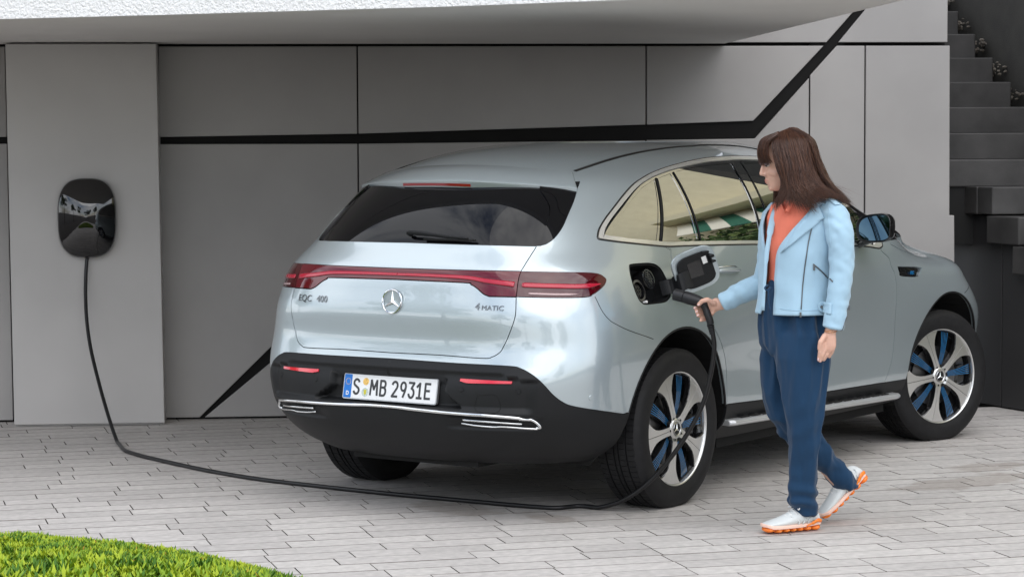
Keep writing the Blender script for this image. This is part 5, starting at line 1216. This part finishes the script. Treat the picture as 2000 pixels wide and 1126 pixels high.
# ---- shoes
def shoe(name,M4,pods=7):
    e=empty(name); e.matrix_world=M4
    # x towards the toe, heel at -.065, toe at .205
    sec=[(-.070,.022,.028,.062,.006),(-.062,.033,.034,.088,.0),(-.035,.038,.036,.106,.0),(.0,.038,.036,.108,.0),(.030,.039,.037,.100,.0),(.06,.042,.040,.088,.0),(.095,.046,.044,.074,.0),(.13,.048,.045,.062,.0),(.165,.044,.040,.052,.002),(.19,.034,.030,.042,.005),(.204,.016,.014,.032,.010)]
    rs=[]
    for x,w1,w2,h,z0 in sec:
        r_=[]; zb=.026+z0
        for t in np.linspace(0,2*math.pi,24,endpoint=False):
            c_,s_=math.cos(t),math.sin(t); y=math.copysign(abs(c_)**.75,c_)*w1; z=zb+(h-.026-z0*.5)*(.5+.5*math.copysign(abs(s_)**.8,s_)); 
            if z>zb+.6*(h-.026): y*=1-.45*((z-zb)/(h-.026)-.6)/.4
            r_.append((x,y,z))
        rs.append(r_)
    v,f=loft(rs); up=obj('shoe_upper',v,[q[::-1] for q in f],M_shoe,e,True); s_=up.modifiers.new('ss','SUBSURF'); s_.levels=s_.render_levels=1
    # wavy raised ribs on the side
    for sd_ in (1,-1):
        for k in range(4):
            x0=-.050+.034*k; P=[(x0+.012*math.sin(t*5+k)+.020*t,sd_*(.0385+.006*min(1,(x0+.06)/.18)-.010*t*t),.032+.055*t*(1-.4*max(0,k-1)/3)) for t in np.linspace(0,1,8)]
            mb=MB(); mb.tube(P,[.001]+[.0028]*6+[.001],6); mb.build('side_rib',M_shoe,e,True)
    mb=MB()
    for k in range(5):
        x=.035+.019*k; z=.097-.0095*k; mb.tube(smooth_path([(x-.006,-.030,z-.012),(x,-.012,z+.002),(x+.004,.012,z+.002),(x-.002,.030,z-.012)],4),.0032,6)
    mb.tube(smooth_path([(.03,0,.106),(.036,-.03,.112),(.05,-.042,.098),(.045,-.02,.104)],5),.0028,6); mb.tube(smooth_path([(.03,0,.106),(.036,.03,.112),(.05,.042,.098),(.045,.02,.104)],5),.0028,6); mb.tube([(.03,0,.106),(.055,-.035,.082)],.0026,6)
    mb.build('shoe_lace',M_lace,e,True)
    # midsole + orange pods
    v=[];f=[]; ol=[(-.074,.018),(-.066,.034),(-.035,.040),(.03,.041),(.095,.049),(.14,.050),(.175,.044),(.197,.030),(.208,.010)]
    out=[(x,-y) for x,y in ol]+[(x,y) for x,y in ol[::-1]]
    mb=MB(); mb.prism(out,.020,.034,lambda a,b,h:(a,b,h+(.006 if a<-.03 else 0)+(.010 if a>.19 else 0))); bevel(mb.build('midsole',M_pink,e),.003,2)
    V_,F_=ico(2); mb=MB()
    for k,(x,w,l,h) in enumerate(((-.050,.036,.026,.015),(-.008,.039,.022,.014),(.030,.040,.019,.0135),(.066,.043,.020,.0135),(.102,.047,.021,.0135),(.140,.048,.022,.0135),(.176,.040,.024,.0135))):
        mb.add([(x+a*l,b*w,.0135+c_*h+(.004 if x>.16 else 0)) for a,b,c_ in V_],F_)
    mb.build('sole_pods',M_or,e,True)
    mb=MB(); mb.tube(smooth_path([(-.070,.028,.040),(-.045,.042,.046),(-.02,.0425,.036),(.01,.043,.026)],5),[.009]*6+[.008]*5+[.004]*5,8,True,.5,(0,1,0)); mb.tube(smooth_path([(-.070,-.028,.040),(-.045,-.042,.046),(-.02,-.0425,.036),(.01,-.043,.026)],5),[.009]*6+[.008]*5+[.004]*5,8,True,.5,(0,1,0)); mb.build('heel_flash',M_or,e,True)
    bpy.context.view_layer.update(); return e
def frame(o,fx_,up_):
    fx_=Vector(fx_).normalized(); up_=Vector(up_); up_=(up_-fx_*up_.dot(fx_)).normalized(); y=up_.cross(fx_); m_=Matrix.Identity(4)
    for i,a in enumerate((fx_,y,up_)): m_.col[i][:3]=a
    m_.col[3][:3]=o; return m_
s1=shoe('shoe',frame(Vector((.022,.012,.001)),(-.90,-.42,0),(0,0,1))); s1.parent=per
tw=Vector((.105,.170,.010)); d2=Vector((-.66,-.22,-.60)).normalized(); 
o2=Vector((0.130,0.190,0.026)); o2.z=.02
up2=Vector((-.60,-.15,.75)); s2=shoe('shoe',frame(o2-d2*.200+up2.normalized()*-.010,d2,up2)); s2.parent=per
# ---- hair
def curve_rows(rows): return [np.array(r_) for r_ in rows]
def row_at(row,a):
    x=np.linspace(0,1,len(row)); return np.array([np.interp(a,x,row[:,k]) for k in range(3)])
near=curve_rows([[(-0.115,-0.015,1.688),(-0.081,0.000,1.705),(-0.045,0.030,1.718),(-0.014,0.060,1.718),(0.011,0.085,1.709)],
 [(-0.125,-0.048,1.636),(-0.084,-0.062,1.649),(-0.034,-0.060,1.664),(0.023,-0.030,1.668),(0.066,0.050,1.648)],
 [(-0.106,-0.066,1.556),(-0.067,-0.088,1.563),(-0.011,-0.088,1.567),(0.038,-0.055,1.571),(0.082,0.040,1.556)],
 [(-0.084,-0.068,1.477),(-0.055,-0.098,1.473),(0.004,-0.110,1.477),(0.063,-0.085,1.487),(0.123,0.000,1.472)],
 [(-0.115,-0.075,1.371),(-0.077,-0.100,1.400),(0.041,-0.155,1.367),(0.063,-0.150,1.414),(0.103,-0.140,1.430),(0.155,-0.100,1.423),(0.202,-0.010,1.392)]])
far=curve_rows([[(-0.107,0.020,1.683),(-0.077,0.040,1.705),(-0.030,0.070,1.720),(-0.006,0.090,1.718),(0.013,0.100,1.709)],
 [(-0.120,0.100,1.631),(-0.077,0.135,1.652),(-0.010,0.150,1.670),(0.043,0.130,1.669),(0.072,0.100,1.647)],
 [(-0.107,0.125,1.543),(-0.053,0.155,1.553),(0.015,0.165,1.564),(0.079,0.150,1.568),(0.112,0.100,1.556)],
 [(-0.098,0.120,1.455),(-0.053,0.150,1.465),(0.026,0.165,1.471),(0.101,0.150,1.487),(0.160,0.100,1.472)],
 [(-0.101,0.050,1.370),(-0.056,0.120,1.372),(0.035,0.150,1.388),(0.143,0.130,1.421),(0.213,0.080,1.407)]])
bang=curve_rows([[(-0.096,-0.035,1.692),(-0.094,0.020,1.703),(-0.081,0.060,1.705),(-0.086,0.100,1.698)],[(-0.141,-0.048,1.662),(-0.156,0.010,1.670),(-0.155,0.060,1.670),(-0.141,0.110,1.664)],[(-0.145,-0.052,1.610),(-0.171,0.010,1.616),(-0.173,0.060,1.616),(-0.159,0.110,1.613)],[(-0.128,-0.056,1.571),(-0.155,0.000,1.564),(-0.160,0.050,1.562),(-0.151,0.100,1.563)]])
back=curve_rows([[(-0.045,0.030,1.720),(-0.020,0.060,1.722),(0.001,0.090,1.718)],[(0.035,-0.020,1.678),(0.066,0.050,1.663),(0.065,0.130,1.669)],[(0.071,-0.035,1.583),(0.097,0.050,1.565),(0.094,0.130,1.575)],[(0.110,-0.050,1.497),(0.140,0.030,1.478),(0.135,0.110,1.485)],[(0.168,-0.085,1.429),(0.211,-0.010,1.392),(0.199,0.060,1.416)]])
def strands(rows,n,r0,mb,jit=.006,curl=.004,inset=0,endj=.03,taper=.35):
    hc=np.array(HC)
    for _ in range(n):
        a=min(1,max(0,random.random()+random.gauss(0,.02))); da=random.gauss(0,.045); dep=random.random()
        P=[]
        for k,r_ in enumerate(rows):
            q=row_at(r_,min(1,max(0,a+da*k/len(rows)))); 
            w_=.0 if k==0 else 1.0
            q=q+(hc-q)*(.10*dep*(1 if k<4 else .4)) + np.array([random.gauss(0,jit),random.gauss(0,jit),random.gauss(0,jit)])*w_*(.5+.5*k/len(rows))
            P.append(q)
        e=P[-1]-P[-2]; P[-1]=P[-1]+e*random.uniform(-.40,.15)+np.array([random.gauss(0,curl*2),random.gauss(0,curl),random.gauss(0,curl)])
        pts=smooth_path(P,4); m_=len(pts); rr_=[r0*(1-taper*abs(2*i/(m_-1)-.8)) if i<m_-3 else r0*.45*(m_-i)/3.2 for i in range(m_)]
        mb.tube(pts,rr_,3,False)
hair=empty('hair'); hair.parent=per
for mt,n,sh in ((M_hair,1900,0),(M_hair3,900,1),(M_hair2,1000,2)):
    mb=MB(); strands(near,n,.0010,mb,.0032); strands(far,n//6,.002,mb); strands(bang,n//3,.0011,mb,.003,.002); strands(back,n//3,.0012,mb,.0045)
    o=mb.build('hair_lock',mt,None,True); o.parent=hair
mb=MB(); strands(near,70,.0006,mb,.011,.016,0,.05); strands(back,40,.0006,mb,.011,.018); o=mb.build('stray_hair',M_hair2,None,True); o.parent=hair
# scalp cap under the strands
v,f=ico(3); cv=[]
for a,b,c_ in v: cv.append(tuple(hp(-.010+a*.094,b*.076,.022+c_*.096)))
keepf=[q for q in f if not any((v[i][0]>.62 and v[i][2]<.10) or (v[i][2]<-.2 and v[i][0]>.25) for i in q)]
o=obj('hair_cap',cv,keepf,M_hair3,None,True); o.parent=hair
# inner curtain so that nothing shows through between the strands
for rows in (near,far,back):
    v=[];f=[]; A_=np.linspace(0.02,.98,14); ks=np.linspace(0,len(rows)-1.25,14); hc=np.array(HC)
    for t in ks:
        i=int(min(t,len(rows)-2)); u=t-i
        for a in A_:
            q=row_at(rows[i],a)*(1-u)+row_at(rows[i+1],a)*u; v.append(q+(hc-q)*.12)
    for i in range(13):
        for j in range(13): f.append((i*14+j,i*14+j+1,(i+1)*14+j+1,(i+1)*14+j))
    o=obj('hair_curtain',v,f,M_hair3,None,True); o.parent=hair
# ------------------------------------------------------------------ wall charger, cable, plug
wb=empty('wall_charger',wp(-2.235,.25,1.222),label='glossy black rounded charging station on the grey column',cat='charging station')
M_wb=mat('charger gloss black',(.004,.004,.005),.02,0,.6,1.0,.01); M_wbe=mat('charger edge',(.30,.31,.32),.3,.6)
def sqr(t,e=2.9):
    c_,s_=math.cos(t),math.sin(t); return math.copysign(abs(c_)**(2/e),c_),math.copysign(abs(s_)**(2/e),s_)
def wring(k,h,n=64,kx=.168,kz=.229): return [wp(-2.235+sqr(t)[0]*kx*k,.25+h,1.222+sqr(t)[1]*kz*k) for t in np.linspace(0,2*math.pi,n,endpoint=False)]
def wl(name,rs,m,cap):
    v=[];f=[];n=64
    for k,h in rs: v+=wring(k,h)
    for i in range(len(rs)-1):
        for j in range(n): f.append((i*n+j,i*n+(j+1)%n,(i+1)*n+(j+1)%n,(i+1)*n+j))
    if cap: f.append(tuple(range((len(rs)-1)*n,len(rs)*n)))
    o=obj(name,v,f,m,None,True); return setp(o,wb)
wl('housing',[(.93,.001),(.985,.02),(1.0,.045)],M_wbe,False)
wl('edge_ring',[(1.0,.045),(1.012,.050),(1.004,.056)],M_wbe,False)
rs_=[(1.0,.054),(.995,.061),(.985,.067)]+[(k_,.072+.058*(1-(k_/.97)**2.0)) for k_ in np.linspace(.97,.03,18)]
wl('front_cover',rs_,M_wb,True)
cab=[(0.730,3.524,0.999),(0.722,3.526,0.954),(0.689,3.504,0.822),(0.634,3.445,0.648),(0.576,3.358,0.478),(0.477,3.196,0.288),(0.363,3.020,0.135),(0.256,2.867,0.043),(0.191,2.774,0.005),(0.005,2.552,0.010),(-0.075,2.405,0.010),(-0.169,2.176,0.010),(-0.342,1.662,0.010),(-0.437,1.240,0.010),(-0.462,0.893,0.010),(-0.472,0.570,0.010),(-0.469,0.267,0.010),(-0.454,-0.019,0.010),(-0.439,-0.296,0.010),(-0.412,-0.503,0.010),(-0.300,-0.568,-0.006),(-0.293,-0.675,0.012),(-0.289,-0.768,0.040),(-0.288,-0.849,0.082),(-0.283,-0.926,0.140),(-0.276,-1.015,0.231),(-0.259,-1.111,0.364),(-0.252,-1.190,0.505),(-0.258,-1.235,0.644),(-0.266,-1.258,0.758),(-0.276,-1.256,0.822),(-0.282,-1.249,0.858)]
mb=MB(); cpz=[np.array(p) for p in smooth_path(cab,6)]
for p_ in cpz: p_[2]=max(p_[2],.0105)
mb.tube(cpz,.0105,10)
M_cab=mat('cable black',(.010,.010,.011),.38,0,.5)
cb=mb.build('charging_cable',M_cab,None,True); tag(cb,'long black charging cable lying across the paving from charger to plug','cable')
pl=empty('charging_plug',(-0.290,-1.232,0.927),label='black charging plug held in the hand beside the open flap',cat='plug')
M_plug=mat('plug black',(.014,.014,.016),.42,0,.45,bump=(500,.05,.001))
def tb(name,P,rad,seg=20,flat=1.0,m=M_plug,up=(0,0,1)):
    mb=MB(); mb.tube(P,rad,seg,True,flat,up); o=mb.build(name,m,None,True); o.modifiers.new('es','EDGE_SPLIT').split_angle=R(38); return setp(o,pl)
A_,B_=Vector((-0.313,-1.084,0.992)),Vector((-0.307,-1.129,0.982)); ax=(B_-A_)
tb('plug_nose',[A_,A_+ax*.02,A_+ax*.5,B_,B_+ax*.1],[.022,.0268,.0268,.0262,.020]); tb('plug_face',[A_-ax*.001,A_+ax*.3],[.0205,.0205],20,1,mat('plug face',(.004,.004,.004),.7))
bodyP=[tuple(B_+ax*.02),(-0.302,-1.149,0.977),(-0.297,-1.175,0.970),(-0.293,-1.198,0.964),(-0.292,-1.216,0.954),(-0.290,-1.228,0.934),(-0.289,-1.237,0.909),(-0.285,-1.246,0.883),(-0.283,-1.249,0.865)]
tb('plug_body',smooth_path(bodyP,5),list(np.interp(np.linspace(0,8,41),range(9),[.0285,.030,.0285,.025,.0205,.0172,.0172,.0175,.0165])),20,.92)
for k in range(6):
    q=Vector((-0.283,-1.249,0.862))+(Vector((-0.277,-1.254,0.826))-Vector((-0.283,-1.249,0.862)))*(k/5); q2=q+Vector((.0005,0,-.004)); tb('strain_relief_rib',[q,q2],[.0165-.0008*k]*2,14)
# ------------------------------------------------------------------ low ground cover at the front left
gcm=[mat('leaf '+n_,c,.55,0,.3) for n_,c in (('yellow green',(.33,.415,.022)),('fresh green',(.20,.32,.020)),('dark green',(.060,.150,.012)),('amber tip',(.42,.23,.03)))]
for M_ in gcm: M_.node_tree.nodes['Principled BSDF'].inputs['Subsurface Weight'].default_value=.0
mcd,mco,mR,mH=-2.80,6.32,1.98,.150
def mh(d,o):
    q=math.hypot(d-mcd,o-mco)/mR; return mH*max(0,1-q**5)+.012*mnoise.noise(Vector((d*5,o*5,0)))+.012*mnoise.noise(Vector((d*14,o*14,3)))
gv2=[];gf2=[];gm2=[]
def sprig(c,up,size,mi):
    nl=random.randint(6,9)
    for k in range(nl):
        a=2*math.pi*k/nl+random.random(); el=random.uniform(.25,1.2); d=Vector((math.cos(a)*math.cos(el),math.sin(a)*math.cos(el),math.sin(el))); side=d.cross(Vector((0,0,1))).normalized()*size*random.uniform(.10,.16); L_=size*random.uniform(.7,1.15)
        b=len(gv2); gv2.extend([c-side*.5,c+side*.5,c+d*L_*.55+side,c+d*L_*.55-side,c+d*L_]); gf2.extend([(b,b+1,b+2,b+3),(b+3,b+2,b+4)]); m_=mi if random.random()<.75 else random.choice((0,0,1,1,1,2,2,2)); gm2.extend([m_,m_])
    # small stem
n_s=0; n_o=0
while n_s<9500 or n_o<12000:
    d=random.uniform(-4.8,-.6); o=random.uniform(4.2,7.6); q=math.hypot(d-mcd,o-mco)/mR
    if q>1: continue
    c=wp(d,o,mh(d,o)); inn=d>-2.5 and o<5.6
    if (inn and n_s>=9500) or (not inn and n_o>=12000): continue
    t=mnoise.noise(Vector((d*6,o*6,1)))+random.gauss(0,.25); mi=0 if t>.12 else (1 if t>-.28 else 2)
    if random.random()<.02: mi=3
    sprig(c,None,random.uniform(.018,.036)*(1 if inn else 1.7),mi)
    if inn: n_s+=1
    else: n_o+=1
# dense green base below the sprigs
bv=len(gv2); nn=40
for i in range(nn+1):
    for j in range(nn+1):
        r_=mR*i/nn*1.0; a=2*math.pi*j/nn; d=mcd+r_*math.cos(a); o=mco+r_*math.sin(a); gv2.append(wp(d,o,mh(d,o)-.012 if i<nn else -.02))
for i in range(nn):
    for j in range(nn): gf2.append((bv+i*(nn+1)+j,bv+(i+1)*(nn+1)+j,bv+(i+1)*(nn+1)+j+1,bv+i*(nn+1)+j+1)); gm2.append(2)
gco=obj('ground_cover',gv2,gf2,None,mats=gcm,fm=gm2); tag(gco,'low mound of yellow green ground cover at the paving edge','ground cover',kind='stuff')
# ------------------------------------------------------------------ what the paint and the glass mirror: a cream house ahead on the right, trees behind the camera
M_cream=mat('cream render',(.74,.66,.44),.9,noise=(3,.06),bump=(60,.4,.01)); M_green=mat('awning green',(.02,.12,.07),.8); M_cloth=mat('awning cream',(.72,.68,.55),.8); M_wood=mat('brown window wood',(.22,.06,.025),.5); M_pane=mat('house pane',(.02,.03,.05),.05,0,.8); M_tile=mat('house roof',(.25,.10,.06),.8)
H0=Vector((9.2,-4.6,0)); nf=Vector((-.915,.404,0)); tf=Vector((.404,.915,0))
def hpnt(t,o,z): return H0+tf*t+nf*o+Vector((0,0,z))
hs=empty('cream_house',H0,label='cream rendered house with striped awning, seen mirrored in the side windows',cat='house')
def hbox(name,t0,t1,o0,o1,z0,z1,m,par=None):
    mb=MB(); mb.prism([(t0,o0),(t1,o0),(t1,o1),(t0,o1)],z0,z1,hpnt); return setp(mb.build(name,m),par or hs)
hbox('wall',-13,5.6,-8,0,-.05,11.5,M_cream); hbox('roof',-13.5,5.9,-8.5,.7,11.5,11.75,M_tile)
hbox('balcony',-2.2,2.6,.0,1.3,4.55,4.85,M_cream)
for k in range(10):
    mb=MB(); t0=-1.9+.42*k; mb.add([hpnt(t0,.05,4.5),hpnt(t0+.42,.05,4.5),hpnt(t0+.42,2.1,3.15),hpnt(t0,2.1,3.15),hpnt(t0,.05,4.46),hpnt(t0+.42,.05,4.46),hpnt(t0+.42,2.1,3.11),hpnt(t0,2.1,3.11)],[(0,1,2,3),(7,6,5,4),(3,2,6,7),(0,3,7,4),(1,0,4,5),(2,1,5,6)]); setp(mb.build('awning_stripe',M_green if k%2 else M_cloth),hs)
for t0 in (-6.4,-9.5):
    w_=hbox('window',t0,t0+1.9,-.02,.06,3.6,5.3,M_wood)
    for a in (0,1): hbox('pane',t0+.1+.9*a,t0+.9+.9*a,.061,.07,3.75,5.15,M_pane,w_)
for k in range(3): hbox('window',-1.0+1.2*k,-.2+1.2*k,-.02,.05,1.0,2.4,M_pane)
M_leafs=[mat('tree leaf '+n_,c,.6,0,.3) for n_,c in (('dark',(.035,.065,.018)),('mid',(.06,.105,.025)),('light',(.11,.15,.03)))]
M_bark=mat('bark',(.08,.06,.045),.9)
def foliage(name,blobs,n,size,parent,mats=M_leafs):
    v=[];f=[];fm=[]
    for _ in range(n):
        c,r_=random.choice(blobs); d=Vector((random.gauss(0,1),random.gauss(0,1),random.gauss(0,1))).normalized()*(random.random()**.35); p_=Vector(c)+Vector((d.x*r_[0],d.y*r_[1],d.z*r_[2]))
        a=Vector((random.gauss(0,1),random.gauss(0,1),random.gauss(0,1))).normalized()*size*random.uniform(.6,1.3); b_=a.orthogonal().normalized()*size*.5
        k=len(v); v+=[p_-a,p_+b_,p_+a,p_-b_]; f.append((k,k+1,k+2,k+3)); fm.append(random.choice((0,1,1,2)))
    return setp(obj(name,v,f,None,mats=mats,fm=fm),parent)
for k,(t0,n_) in enumerate(((-7.5,'at the window end of the cream house'),(-4.2,'left of the striped awning of the cream house'),(-1.0,'below the striped awning of the cream house'),(2.2,'at the stair end of the cream house'))):
    b=empty('bush',hpnt(t0,2.2,0),label='leafy yellow flowering bush '+n_,cat='bush',group='bushes along the cream house')
    c=hpnt(t0,2.2,1.3); mb=MB(); mb.tube([hpnt(t0,2.2,0),hpnt(t0+.1,2.2,1.2)],[.06,.03],6); setp(mb.build('stem',M_bark),b)
    foliage('foliage',[((c.x+random.uniform(-.8,.8),c.y+random.uniform(-1.1,1.1),1.25+random.uniform(-.5,1.25)),(1.0,1.0,.85)) for _ in range(9)],2200,.11,b)
for k,(x,y,h,n_) in enumerate(((-27,-18,8.0,'nearest the road'),(-30,-7,9.5,'straight behind the camera'),(-26,3,7.5,'left of the camera'),(-20,12,9,'beyond the ground cover'),(-33,-28,10,'far right behind the camera'),(-9,19,8,'past the left wall end'),(-16,-25,9,'right behind the camera'))):
    t_=empty('broadleaf_tree',(x,y,0),label='broad green tree '+n_+', seen only mirrored in paint',cat='tree',group='trees behind the camera')
    mb=MB(); mb.tube([(x,y,-.05),(x+.1,y,h*.3),(x-.05,y+.1,h*.62)],[.24,.17,.08],8)
    for q in range(4): a=q*1.6; mb.tube([(x+.05,y,h*(.32+.06*q)),(x+math.cos(a)*h*.13,y+math.sin(a)*h*.13,h*(.5+.06*q)),(x+math.cos(a)*h*.2,y+math.sin(a)*h*.2,h*(.62+.05*q))],[.09,.06,.03],6)
    setp(mb.build('trunk',M_bark),t_)
    foliage('crown',[((x+random.gauss(0,h*.15),y+random.gauss(0,h*.15),h*random.uniform(.42,.9)),(h*.15,h*.15,h*.11)) for _ in range(16)],2600,.22,t_)
